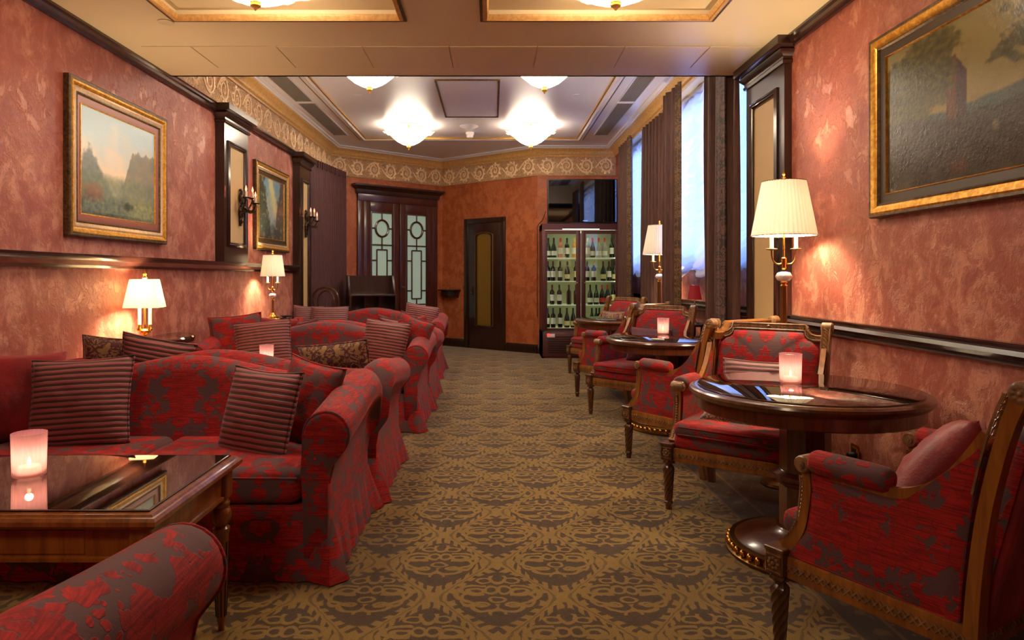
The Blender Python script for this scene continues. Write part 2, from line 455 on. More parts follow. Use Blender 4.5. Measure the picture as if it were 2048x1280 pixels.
# ---- carpet
def carpet():
    a = Mat('brown_gold_scroll_carpet', rough=.95); p = a.world()
    x0, y0, z0 = a.xyz(p)
    wob = a.noise(p, 13, 2); wo2 = a.noise(p, 31, 1)
    x = x0+(wob-.5)*.022+(wo2-.5)*.012; y = y0+(a.noise(a.vec(y0, x0, z0), 15, 2)-.5)*.03
    P = .507; Q = .64; ox = .02; oy = .10
    uA = (x-ox).wrap(-P/2, P/2); vA = (y-oy).wrap(-Q/2, Q/2)
    uB = (x-ox-P/2).wrap(-P/2, P/2); vB = (y-oy-Q/2).wrap(-Q/2, Q/2)
    k = (uA*(2*PI/P)).cos()+(vA*(2*PI/Q)).cos()*.92
    inA = k > 0
    u = (uA*inA+uB*(1-inA)).abs(); v = vA*inA+vB*(1-inA)
    def arc(cx, cy, rx, ry, wd, lo=None, hi=None, left=None, right=None):
        r = (((u-cx)/rx)*((u-cx)/rx)+((v-cy)/ry)*((v-cy)/ry)).sqrt()
        m = ((r-1).abs()*min(rx, ry)).step(wd, wd*.55)
        if lo is not None: m = m*(v > lo)
        if hi is not None: m = m*(v < hi)
        if left is not None: m = m*(u > left)
        if right is not None: m = m*(u < right)
        return m
    parts = [arc(.026, .062, .024, .030, .0085), arc(.082, .060, .070, .040, .010, left=.05),
             arc(.086, .052, .034, .020, .009, left=.05), arc(.0, .030, .165, .098, .009, hi=.10, left=.05),
             arc(.045, -.075, .052, .038, .010, hi=-.055), arc(.060, -.060, .022, .016, .008),
             arc(.0, -.135, .03, .03, .008, lo=-.14), arc(.0, .165, .03, .045, .009, hi=.19),
             arc(.055, .145, .03, .022, .007), arc(.115, -.02, .028, .05, .008, left=.10), arc(.0, -.02, .03, .022, .007)]
    m = parts[0]
    for q in parts[1:]: m = m.max(q)
    # ogee bands of leaves
    kk = k.abs(); along = (y*26+x.abs()*0).sin(); al2 = ((u*70+v*52)).sin(); al3 = ((u*70-v*52)).sin()
    va = v.abs(); fe = (u*120-va*46+k*7).sin(); fe2 = (u*46-va*118-k*7).sin()
    spine = (kk-.15).step(.03, -.02)
    fea = ((kk-.44-along*.06).step(.05, -.03))*((fe+.45).step(.0, .35).max((fe2-.1).step(0, .3)*.0))
    leaf = spine.max(fea)*((kk-.035).step(-.01, .012)*.6+.4)
    m = m.max(leaf)
    f = a.noise(p, 240, 2); g = a.noise(p, 2.2, 2)
    m = m*(f.step(.25, .5)*.4+.6)
    main = a.mix(m, (68, 44, 14), (132, 100, 34))
    # border towards the right wall
    d1 = (x0-1.276).abs().step(.008, .005); d2 = (x0-1.42).abs().step(.009, .006)
    fl = a.voro(p, 16, 'SMOOTH_F1').step(.33, .22)*((x0-1.35).abs().step(.05, .04))
    band = a.mix(fl, (58, 38, 14), (100, 74, 28))
    dx = (x0+y0*.5).wrap(-.035, .035); dy = (y0).wrap(-.035, .035)
    dots = (dx*dx+dy*dy).sqrt().step(.0065, .004)
    field = a.mix(dots, (60, 40, 20), (130, 110, 72))
    c = a.mix(x0 > 1.276, main, band); c = a.mix(x0 > 1.42, c, field); c = a.mix(d1.max(d2), c, (108, 74, 28))
    a.set('Base Color', a.scalec(c, f*.5+g*.3+.62)); a.set('Sheen Weight', .3); a.set('Specular IOR Level', .2)
    a.bump(f, .004, .8)
    return a.m
M_CARPET = carpet()
# ================================================================ the room
XL, XR, XW = -2.6, 2.0, 2.15            # left wall, near right wall, window wall
YB, HC, HF = 5.43, 2.84, 3.35           # bulkhead, near ceiling, far ceiling
YN = -1.6                               # wall behind the camera
A_, B_, C_, D_ = (-2.6, 10.95), (-.91, 12.4), (.73, 11.08), (2.15, 11.08)
def struct(mb, name, mat, smooth=0, parent=None):
    o = mb.build(name, mat, parent, smooth)
    if not parent: o['kind'] = 'structure'
    return o
struct(MB().box(XL-.2, 2.4, YN-.2, 12.8, -.1, 0), 'floor', M_CARPET)
struct(MB().box(XL-.15, XL, YN, 10.95, 0, 3.5), 'wall_left', M_PLASTER)
struct(MB().box(XR, XR+.15, YN, 5.24, 0, 3.0), 'wall_right', M_PLASTER)
struct(MB().box(XL-.15, XR+.15, YN-.15, YN, 0, 3.0), 'wall_front', M_PLASTER)
# window wall: solid parts round two openings
W1, W2, ZS = (5.45, 7.72), (8.6, 10.3), 1.36
ww = MB().box(XW, XW+.15, 5.0, D_[1]+.1, 0, ZS).box(XW, XW+.15, 5.0, D_[1]+.1, 3.12, 3.5)
for a, b in ((5.0, W1[0]), (W1[1], W2[0]), (W2[1], D_[1]+.1)): ww.box(XW, XW+.15, a, b, ZS, 3.12)
ww.box(XR, XW+.15, 5.09, 5.24, 0, 3.5)
struct(ww, 'wall_window_side', M_PLASTER)
def wallseg(p, q, name, mat, h=3.5, t=.15):
    d = Vector((q[0]-p[0], q[1]-p[1])); L_ = d.length; ang = math.atan2(d.y, d.x)
    return struct(MB().box(0, L_, 0, t, 0, h, M=T(p[0], p[1], 0) @ RZ(ang)), name, mat)
wallseg(A_, B_, 'wall_back_left', M_PLASTER_BACK)
wallseg(B_, C_, 'wall_back_middle', M_PLASTER_BACK)
wallseg(C_, D_, 'wall_back_right', M_PLASTER_BACK)
for i, (a, b) in enumerate((W1, W2)):
    wf = struct(MB().box(XW+.06, XW+.12, a, a+.06, ZS, 3.12).box(XW+.06, XW+.12, b-.06, b, ZS, 3.12).box(XW+.06, XW+.12, a, b, ZS, ZS+.06)
                .box(XW+.06, XW+.12, a, b, 3.06, 3.12).box(XW+.06, XW+.12, (a+b)/2-.03, (a+b)/2+.03, ZS, 3.12), 'window_%d' % (i+1), M_WHITE)
    MB().box(XW+.085, XW+.095, a+.05, b-.05, ZS+.05, 3.07).build('pane', M_PANE, wf, 0)
    MB().box(XW-.03, XW+.06, a-.05, b+.05, ZS-.04, ZS).build('window_sill', M_WHITE, wf, 0)
    tag(MB().box(XW+.4, XW+.42, a-.5, b+.5, .9, 3.5).build('daylight_board', M_SKY, None, 0), kind='structure')
bpy.data.objects['daylight_board'].name = 'trim_daylight'
bpy.data.objects['daylight_board.001'].name = 'trim_daylight.001'
# ceilings
cn = MB()
FR = [(-1.95, -.56), (-.046, 1.34)]                 # recessed frames in the near ceiling, y 3.0-4.2
cn.box(XL, XR+.15, YN, -.6, HC, HC+.05).box(XL, XR+.15, .6, 3.0, HC, HC+.05).box(XL, XR+.15, 4.2, YB, HC, HC+.05)
for y0, y1 in ((-.6, .6), (3.0, 4.2)):
    (y0 < 0) and cn.box(FR[1][0]-.01, FR[1][1]+.01, y0, y1, HC, HC+.05)
    cn.box(XL, FR[0][0], y0, y1, HC, HC+.05).box(FR[0][1], FR[1][0], y0, y1, HC, HC+.05).box(FR[1][1], XR+.15, y0, y1, HC, HC+.05)
cn.box(XL, XR+.15, YN, YB, HC+.05, HC+.1)
cn.box(XL, XW+.1, YB-.03, YB, HC, 3.5)
struct(cn, 'ceiling_near', M_CEILN)
cf = struct(MB().box(XL-.1, XW+.2, YB-.02, 12.8, HF, HF+.1), 'ceiling_far', M_CEILF)
# access panels along the bulkhead
pan = None
xs = [-2.43, -2.08, -1.49, -.90, -.30, .31, .915, 1.50, 1.86]
nc = bpy.data.objects['ceiling_near']
for a, b in zip(xs, xs[1:]):
    MB().box(a+.004, b-.004, 4.71, 5.19, HC-.006, HC, .002, 1).build('access_panel', M_CEILP, nc, 0)
# gilt ceiling frames near: profile along rectangle
def rectpath(x0, x1, y0, y1): return [(x0, y0), (x1, y0), (x1, y1), (x0, y1)]
for y0, y1 in ((-.6, .6), (3.0, 4.2)):
    for x0, x1 in (FR if y0 > 1 else FR[:1]):
        o = struct(MB().sweep(rectpath(x0, x1, y0, y1), [(-.015, HC), (-.015, HC-.014), (.01, HC-.02), (.010, HC-.008), (.014, HC-.014), (.018, HC-.004), (.022, HC+.004), (.024, HC+.014), (.012, HC+.02)], True), 'trim_ceiling_frame', M_CORN, 50)
        MB().sweep(rectpath(x0, x1, y0, y1), [(-.03, HC), (-.03, HC-.012), (-.013, HC-.016), (-.013, HC)], True).build('dark_edge', M_FRAMED, o, 50)
# far ceiling frame
fr = struct(MB().sweep(rectpath(-1.99, 1.35, 5.6, 10.42), [(-.02, HF), (-.02, HF-.02), (.0, HF-.026), (.02, HF-.018), (.035, HF-.03), (.06, HF-.012), (.06, HF)], True), 'trim_far_ceiling_frame', M_WHITE, 50)
MB().sweep(rectpath(-1.99, 1.35, 5.6, 10.42), [(.06, HF), (.06, HF-.016), (.075, HF-.016), (.075, HF)], True).build('gilt_line', M_GILT, fr, 50)
MB().sweep(rectpath(-1.99, 1.35, 5.6, 10.42), [(-.04, HF), (-.04, HF-.012), (-.022, HF-.016), (-.022, HF)], True).build('dark_edge', M_FRAMED, fr, 50)
hp = MB().sweep(rectpath(-.62, .08, 7.26, 8.96), [(0, HF), (0, HF-.015), (.014, HF-.015), (.014, HF)], True).build('hatch_rim', M_FRAMED, cf, 0)
MB().box(-.60, .06, 7.28, 8.94, HF-.007, HF, .002, 1).build('access_hatch', M_CEILF, cf, 0)
# vents
def vent(x0, x1, y0, y1, label):
    t = thing('ceiling_vent', ((x0+x1)/2, (y0+y1)/2, HF), label, 'vent', 'slatted air vents in the far ceiling')
    hx, hy = (x1-x0)/2, (y1-y0)/2
    MB().sweep(rectpath(-hx, hx, -hy, hy), [(0, 0), (0, -.008), (.014, -.008), (.014, 0)], True).build('frame', M_CEILF, t, 0)
    MB().box(-hx+.012, hx-.012, -hy+.012, hy-.012, -.002, 0).build('backing', M_VENTB, t, 0)
    n = int((hx*2-.03)/.016); s0 = None
    for i in range(n):
        x = -hx+.015+(i+.5)*(2*hx-.03)/n
        if s0 is None:
            s0 = MB().box(-.0035, .0035, -hy+.013, hy-.013, -.008, -.003).build('slat', M_GREYB, t, 0); s0.location.x = x
        else: same(s0, (x, 0, 0))
vent(-2.37, -2.14, 5.55, 8.18, 'long slatted air vent on the left of the far ceiling, nearer of the two')
vent(-2.37, -2.14, 8.24, 10.13, 'slatted air vent on the left of the far ceiling, farther of the two')
vent(1.50, 1.72, 5.55, 8.18, 'long slatted air vent on the window side of the ceiling, nearer of the two')
vent(1.50, 1.72, 8.24, 10.13, 'slatted air vent on the window side of the ceiling, farther of the two')
# cornice and frieze round the far zone; left-hand side of the path is the room
far_path = [(XR+.0, YB), (XR+.0, 11.08), (.73, 11.08), B_, A_, (XL, YB)]
c = struct(MB().sweep(far_path, [(0, 3.19), (.025, 3.19), (.03, 3.205), (.018, 3.215), (.024, 3.225), (.04, 3.235), (.05, 3.262), (.075, 3.29), (.115, 3.308), (.12, 3.318), (.12, HF), (0, HF)]), 'trim_gold_cornice', M_CORN, 30)
MB().sweep(far_path, [(.12, 3.312), (.135, 3.312), (.142, 3.325), (.165, 3.33), (.175, 3.338), (.175, HF), (.12, HF)]).build('white_moulding', M_WHITE, c, 30)
struct(MB().box(XR, XW+.05, 5.24, 11.08, 3.19, 3.35), 'trim_pelmet_board', M_CEILN)
fz_path = [(XR, 11.08), (.73, 11.08), B_, A_, (XL, YB)]
fz = struct(MB().sweep(fz_path, [(0, 2.885), (.02, 2.885), (.024, 2.9), (.014, 2.905), (.012, 3.185), (.024, 3.19), (0, 3.19)]), 'trim_frieze', M_FRIEZE, 30)
# raised scrolls of the frieze: one spiral with leaves, mirrored turn by turn
def scroll_mb(flip):
    m = MB(); s = -1 if flip else 1; pts = []; rad = []
    for i in range(30):
        t = i/29; a = -PI*.5+t*PI*3.4; r = .105*(1-t)**.8+.012
        pts.append((math.cos(a)*r, 0, s*math.sin(a)*r)); rad.append(.016-.007*t)
    stem = [(-.19, 0, s*.03), (-.14, 0, s*-.03), (-.08, 0, s*-.09)]
    m.tube(stem+pts, [.01, .012, .014]+rad, 6, flat=(1, .8), up=(0, 1, 0))
    for k in range(11):
        a = -PI*.5+k*.62; r = .118-.004*k
        c0 = Vector((math.cos(a)*r, 0, s*math.sin(a)*r)); d = Vector((math.cos(a+.7), 0, s*math.sin(a+.7)))*.05; nrm = Vector((-d.z, 0, d.x))*.32
        q = [c0-nrm, c0+d*.5-nrm*1.3, c0+d, c0+d*.5+nrm*1.3, c0+nrm]
        b_ = [tuple(p) for p in q]; top = tuple(c0+d*.5+Vector((0, -.013, 0)))
        m.add(b_+[top], [(i, (i+1) % 5, 5) for i in range(5)])
    for k in range(5):
        a = k*1.256; c0 = Vector((math.cos(a)*.02, 0, math.sin(a)*.02))
        m.add([(c0.x-.012, 0, c0.z), (c0.x, 0, c0.z-.012), (c0.x+.012, 0, c0.z), (c0.x, 0, c0.z+.012), (c0.x, -.014, c0.z)], [(0, 1, 4), (1, 2, 4), (2, 3, 4), (3, 0, 4)])
    return m
sc_up = scroll_mb(False).mesh('frieze_scroll'); sc_dn = scroll_mb(True).mesh('frieze_scroll_b')
for me in (sc_up, sc_dn): me.materials.append(M_SCROLL)
k = 0
for p, q in zip(fz_path, fz_path[1:]):
    d = Vector((q[0]-p[0], q[1]-p[1])); L_ = d.length; n = max(1, round(L_/.33)); ang = math.atan2(d.y, d.x)
    nl = Vector((-d.y, d.x)).normalized()
    for i in range(n):
        o = bpy.data.objects.new('scroll', sc_up if k % 2 else sc_dn); col.objects.link(o); o.parent = fz; k += 1
        u = (i+.5)/n; o.location = (p[0]+d.x*u+nl.x*.014, p[1]+d.y*u+nl.y*.014, 3.045)
        o.rotation_euler = (0, 0, ang+PI); o.scale = (L_/n/.36, 1, 1)
# dark crown rail under the ceiling
crown = [(0, 2.775), (.02, 2.775), (.026, 2.79), (.04, 2.795), (.045, 2.815), (.06, 2.825), (.06, 2.84), (0, 2.84)]
def crownseg(path, name, z1=0):
    return struct(MB().sweep(path, [(o, z+z1) for o, z in crown]), name, M_DARKY, 30)
crownseg([(XL, 6.36), (XL, YN)], 'trim_crown_left')
crownseg([(XL, 8.88), (XL, 7.06)], 'trim_crown_left_far', .03)
crownseg([(XR, YN), (XR, 4.52)], 'trim_crown_right')
crownseg([(XR, YN), (XL, YN)][::-1], 'trim_crown_front')
# shelf rail along the left wall
rail = [(0, 1.305), (.03, 1.305), (.035, 1.32), (.06, 1.328), (.085, 1.35), (.09, 1.352), (.105, 1.378), (.105, 1.388), (0, 1.388)]
struct(MB().sweep([(XL, 8.86), (XL, YN)], rail), 'trim_shelf_rail_left', M_DARKY, 30)
rr = [(0, .905), (.02, .905), (.03, .915), (.024, .925), (.045, .935), (.055, .952), (.045, .97), (.03, .975), (.03, .985), (.045, .99), (.045, .998), (0, .998)]
struct(MB().sweep([(XR, YN), (XR, 4.55)], rr), 'trim_chair_rail_right', M_DARKY, 30)
struct(MB().sweep([(XW, 5.25), (XW, 11.0)], rr), 'trim_chair_rail_window_side', M_DARKY, 30)
bb = [(0, 0), (.025, 0), (.025, .11), (.018, .125), (.012, .14), (0, .145)]
struct(MB().sweep([(XR, YN), (XR, 4.55)], bb), 'baseboard_right', M_DARK, 30)
struct(MB().sweep([(XL, 8.86), (XL, YN)], bb), 'baseboard_left', M_DARK, 30)
def along(p, q, t): return (p[0]+(q[0]-p[0])*t, p[1]+(q[1]-p[1])*t)
struct(MB().sweep([C_, along(B_, C_, .70)], bb), 'baseboard_back_middle', M_DARK, 30)
struct(MB().sweep([along(B_, C_, .255), B_], bb), 'baseboard_back_middle_left', M_DARK, 30)
struct(MB().sweep([D_, C_], bb), 'baseboard_back_right', M_DARK, 30)
struct(MB().sweep([B_, along(A_, B_, .945)], bb), 'baseboard_back_left', M_DARK, 30)
# ---------------------------------------------------------------- pilasters
def pilaster(name, M, wid, dep, z0, z1, pz0, pz1, label):
    # local: x along the wall, -y into the room, at the wall plane y=0
    t = thing(name, M[0], label, 'pilaster', None, M[1]); h = wid/2
    pw = wid*.5-(.11 if dep < .06 else .085)
    b = MB().box(-h, h, -dep+.012, 0, z0, z1)
    b.box(-h, -pw, -dep, -dep+.012, z0, z1).box(pw, h, -dep, -dep+.012, z0, z1).box(-pw, pw, -dep, -dep+.012, z0, pz0).box(-pw, pw, -dep, -dep+.012, pz1, z1)
    b.build('shaft', M_DARK, t, 0)
    MB().box(-pw, pw, -dep+.006, -dep+.013, pz0, pz1).build('silk_panel', M_BEIGE, t, 0)
    # frame round the panel
    m = MB().sweep(rectpath(-pw, pw, pz0, pz1), [(-.012, 0), (-.012, .012), (.004, .02), (.014, .014), (.022, .018), (.032, .006), (.032, 0)], True)
    m.build('panel_moulding', M_DARKY, t, 40).matrix_local = T(0, -dep, 0) @ RX(PI/2)
    pr = [(0, 0), (.015, 0), (.02, .02), (.012, .03), (.014, .045), (.04, .07), (.045, .085), (.035, .095), (.06, .10), (.075, .11), (.075, .165), (0, .165)]
    path = [(h, 0), (h, -dep), (-h, -dep), (-h, 0)]
    cp = [(o, z+z1) for o, z in pr]
    cap = MB().sweep(path[::-1], [(-o, z) for o, z in cp]); cap.box(-h, h, -dep, 0, z1, z1+.165)
    cap.build('capital', M_DARK, t, 30)
    return t
pilaster('pilaster', ((XL, 6.71, 0), PI/2), .62, .085, 1.39, 2.70, 1.55, 2.53, 'dark wood pilaster with beige silk panel between the two left paintings')
pilaster('pilaster', ((XL, 9.14, 0), PI/2), .50, .09, 0, 2.70, .3, 2.53, 'tall dark pilaster with beige panel beside the aubergine curtain')
pilaster('pilaster', ((XR, 4.9, 0), -PI/2), .68, .05, 0, 2.675, .3, 2.53, 'wide dark pilaster with ochre panel behind the near floor lamp')
# ---------------------------------------------------------------- double door
def wall_frame(p, q, t):   # position and angle on a back wall, local x along it, -y into the room
    x, y = along(p, q, t); return (x, y, 0), math.atan2(q[1]-p[1], q[0]-p[0])
LAB = math.dist(A_, B_); LBC = math.dist(B_, C_)
loc, ang = wall_frame(A_, B_, (.211+.935)/2)
dd = bpy.data.objects.new('door_1', None); col.objects.link(dd); dd.location = loc; dd.rotation_euler.z = ang; dd['kind'] = 'structure'
hw = .724*LAB/2
MB().box(-hw, -hw+.12, -.05, 0, 0, 2.66, .008).box(hw-.12, hw, -.05, 0, 0, 2.66, .008).box(-hw, hw, -.055, 0, 2.50, 2.68, .008).build('door_casing', M_DOOR, dd, 30)
MB().sweep([(-hw, 0), (-hw, -.05), (hw, -.05), (hw, 0)][::1], [(-o, z) for o, z in ((0, 2.62), (.02, 2.62), (.03, 2.66), (.03, 2.69), (.08, 2.74), (.10, 2.745), (.10, 2.775), (0, 2.775))]).box(-hw, hw, -.05, 0, 2.66, 2.775).build('door_cornice', M_DARK, dd, 30)
lw = hw-.12
for s in (-1, 1):
    x0, x1 = (-lw, -.006) if s < 0 else (.006, lw)
    off = -.015 if s < 0 else -.03
    pw0, pw1 = x0+.12, x1-.12; cx = (pw0+pw1)/2; z0, z1 = .35, 2.34
    lf = MB().box(x0, pw0, off-.03, off, 0, 2.50, .004).box(pw1, x1, off-.03, off, 0, 2.50, .004).box(pw0, pw1, off-.03, off, 0, z0, .004).box(pw0, pw1, off-.03, off, z1, 2.50, .004).build('door_leaf', M_DOOR, dd, 30)
    MB().box(pw0, pw1, off-.012, off-.006, z0, z1).build('door_glass', M_DGLASS, lf, 0)
    y = off-.03; r = .013; g = MB()
    g.sweep(rectpath(pw0, pw1, z0, z1), [(0, 0), (0, .012), (.02, .016), (.028, 0)], True, M=T(0, y, 0) @ RX(PI/2))
    def bar(a, b): g.tube([(a[0], y, a[1]), (b[0], y, b[1])], r, 6)
    zr = 2.06; rad = .125
    g.tube([(cx+math.cos(i*PI/16)*rad, y, zr+math.sin(i*PI/16)*rad*1.12) for i in range(32)], .019, 6, up=(0, 1, 0), closed=True)
    bar((cx, zr+rad*1.12), (cx, z1)); bar((pw0, zr), (cx-rad, zr)); bar((cx+rad, zr), (pw1, zr)); bar((pw0, 1.78), (pw1, 1.78)); bar((cx, 1.78), (cx, zr-rad*1.12))
    zt, zb = 1.70, .86
    ix0, ix1 = cx-.10, cx+.10
    bar((ix0, zt), (ix1, zt)); bar((ix0, zb), (ix1, zb)); bar((ix0, zb), (ix0, zt)); bar((ix1, zb), (ix1, zt))
    bar((cx, zt), (cx, 1.78)); bar((pw0, 1.52), (ix0, 1.52)); bar((ix1, 1.52), (pw1, 1.52)); bar((pw0, 1.0), (ix0, 1.0)); bar((ix1, 1.0), (pw1, 1.0))
    bar((cx, zb), (cx, .76)); bar((pw0, .76), (pw1, .76))
    g.tube([(cx+math.cos(i*PI/16)*rad, y, .56+math.sin(i*PI/16)*rad) for i in range(32)], .017, 6, up=(0, 1, 0), closed=True)
    g.build('lattice', M_DOOR, lf, 40)
    if s > 0:
        MB().lathe([(.022, 0), (.022, .01), (.01, .015), (.01, .04), (.02, .045), (.02, .05), (.008, .052)], 12, T(x0+.05, y, 1.06) @ RX(PI/2)).build('door_handle', M_ABRASS, lf)
# small door
loc, ang = wall_frame(B_, C_, (.264+.693)/2)
sd = bpy.data.objects.new('door_2', None); col.objects.link(sd); sd.location = loc; sd.rotation_euler.z = ang; sd['kind'] = 'structure'
hw = .429*LBC/2
MB().box(-hw, -hw+.085, -.045, 0, 0, 2.26, .008).box(hw-.085, hw, -.045, 0, 0, 2.26, .008).box(-hw, hw, -.045, 0, 2.17, 2.26, .008).build('door_casing', M_DARK, sd, 30)
lf = MB().box(-hw+.085, hw-.085, -.03, 0, 0, 2.17, .003).build('door_leaf', M_DARK, sd, 30)
def archpoly(w_, z0, z1, h): return [(-w_, z0), (w_, z0), (w_, z1)]+[(w_*math.cos(a), z1+h*math.sin(a)) for a in [i*PI/10 for i in range(1, 10)]]+[(-w_, z1)]
MB().prism(archpoly(.14, .42, 1.93, .05), -.036, -.03).build('door_glass', M_OCHRE, lf, 30)
pth = [(x, z) for x, z in archpoly(.145, .41, 1.935, .055)]
MB().sweep(pth, [(0, 0), (0, .012), (-.02, .016), (-.024, .006), (-.045, .008), (-.05, 0)], True, M=T(0, -.03, 0) @ RX(PI/2)).build('glass_moulding', M_DARKY, lf, 30)
MB().sweep(pth, [(.002, 0), (.002, .012), (-.004, .014), (-.006, 0)], True, M=T(0, -.03, 0) @ RX(PI/2)).sweep([(x*1.34, .41+(z-.41)*1.02-.03+.02) for x, z in pth], [(.003, 0), (.003, .012), (-.003, .012), (-.005, 0)], True, M=T(0, -.03, 0) @ RX(PI/2)).build('gilt_bead', M_GILT, lf, 30)
MB().box(-.30, -.26, -.04, -.03, .93, 1.09, .004).tube([(-.28, -.035, 1.045), (-.28, -.075, 1.045), (-.20, -.08, 1.04)], .009, 8).lathe([(.016, 0), (.016, .008), (.01, .014)], 10, T(-.28, -.04, .96) @ RX(PI/2)).build('door_handle', M_ABRASS, lf)
# ---------------------------------------------------------------- curtains
def drape_mb(p0, p1, z0, z1, folds, amp, ph=0, gather=.6, thick=.012, nu=None, seed=0):
    p0 = Vector(p0); p1 = Vector(p1); d = p1-p0; L_ = d.length; nrm = Vector((-d.y, d.x)).normalized(); nu = nu or folds*12
    def fn(side):
        def f(u, v):
            z = z0+(z1-z0)*v
            wob = mnoise.noise(Vector((u*folds*.7+seed, v*1.3, seed)))*.5
            a = amp*(gather+(1-gather)*(1-v)**.7)
            s = math.sin(2*PI*folds*u+ph+wob*1.5+.3*math.sin(v*2.2+seed))
            off = a*(s+.35*math.sin(4*PI*folds*u+wob*3+seed))
            q = p0+d*u+nrm*(off+side*thick)
            return (q.x, q.y, z)
        return f
    m = MB(); m.grid(nu, 14, fn(0)); m.grid(nu, 14, fn(1), flip=True)
    k = (nu+1)*15
    for i in range(nu):
        m.f.append((i*15, (i+1)*15, k+(i+1)*15, k+i*15)); m.f.append((i*15+14, k+i*15+14, k+(i+1)*15+14, (i+1)*15+14))
    for j in range(14):
        m.f.append((j, k+j, k+j+1, j+1)); a = nu*15+j; m.f.append((a, a+1, k+a+1, k+a))
    return m
def curtain(name, p0, p1, folds, amp, label, mat, z1=3.19, group='floor-length curtains at the tall windows', trims=(), **kw):
    cx, cy = (p0[0]+p1[0])/2, (p0[1]+p1[1])/2
    t = thing(name, (cx, cy, 0), label, 'curtain', group)
    sh = lambda p: (p[0]-cx, p[1]-cy)
    drape_mb(sh(p0), sh(p1), .012, z1, folds, amp, **kw).build('drape', mat, t, 60)
    for nm, q0, q1, f_, a_, m_ in trims: drape_mb(sh(q0), sh(q1), .012, z1, f_, a_, seed=3).build(nm, m_, t, 60)
    return t
curtain('curtain', (1.93, 5.30), (1.89, 6.02), 4, .038, 'chocolate brown velvet curtain nearest the camera beside the dark pilaster', M_DRAPE, trims=[('damask_border', (1.865, 5.46), (1.87, 5.68), 1, .02, M_DRAPET)])
curtain('curtain', (1.90, 6.86), (1.845, 7.33), 3, .028, 'brown curtain with gold velvet edge in front of the second floor lamp', M_DRAPE, trims=[('gold_border', (1.875, 6.78), (1.875, 6.98), 2, .02, M_DRAPEG)])
curtain('curtain', (2.02, 7.95), (1.98, 9.0), 7, .03, 'gathered brown curtain hanging behind the second floor lamp', M_DRAPE)
curtain('curtain', (1.93, 9.42), (1.93, 10.35), 6, .04, 'farthest brown curtain beside the wine cabinet', M_DRAPE, trims=[('gold_border', (1.90, 9.36), (1.90, 9.55), 2, .02, M_DRAPEG)])
# aubergine curtain in the back left corner, with pleated header
t = curtain('curtain', (-2.52, 9.50), (-2.33, 10.80), 8, .045, 'aubergine pleated curtain in the back left corner', M_DRAPEL, z1=2.82, group=None, gather=.5)
hd = MB()
for i in range(16):
    u = (i+.5)/16; x = -.095+.19*u; y = -.65+1.3*u
    hd.box(-.018, .018, -.03, .02, 2.80, 2.90, .008, 2, M=T(x, y, 0) @ RZ(R(82)))
hd.build('pleated_header', M_DRAPEL, t, 50)
# austrian sheers
def sheer_blind(y0, y1, label):
    t = thing('sheer_blind', (2.11, (y0+y1)/2, 0), label, 'curtain', 'ruched white sheers over the windows')
    hy = (y1-y0)/2; n = 3
    def f(u, v):
        y = -hy+2*hy*u; col_ = (u*n) % 1; sw = math.sin(PI*col_)
        z = 1.35+(3.16-1.35)*v-(1-v)**2*.09*sw
        ro = abs(math.sin(v*15*PI+col_*1.2+mnoise.noise(Vector((u*4, v*6, y0)))*4.5))
        puff = .042*ro*(.35+.6*sw)+.07*math.exp(-((v-.07)/.09)**2)*(.3+sw*.7)+.010*math.sin(u*37+v*9)
        return (-puff+.02*mnoise.noise(Vector((u*14, v*18, 2))), y, z-.02*ro)
    MB().grid(72, 110, f).build('sheer', M_SHEER, t, 80)
    MB().box(-.01, .02, -hy, hy, 3.15, 3.19).build('head_rail', M_WHITE, t, 0)
sheer_blind(5.55, 7.82, 'ruched white sheer blind glowing with daylight in the nearer window')
sheer_blind(8.75, 10.3, 'ruched white sheer blind glowing with daylight in the farther window')
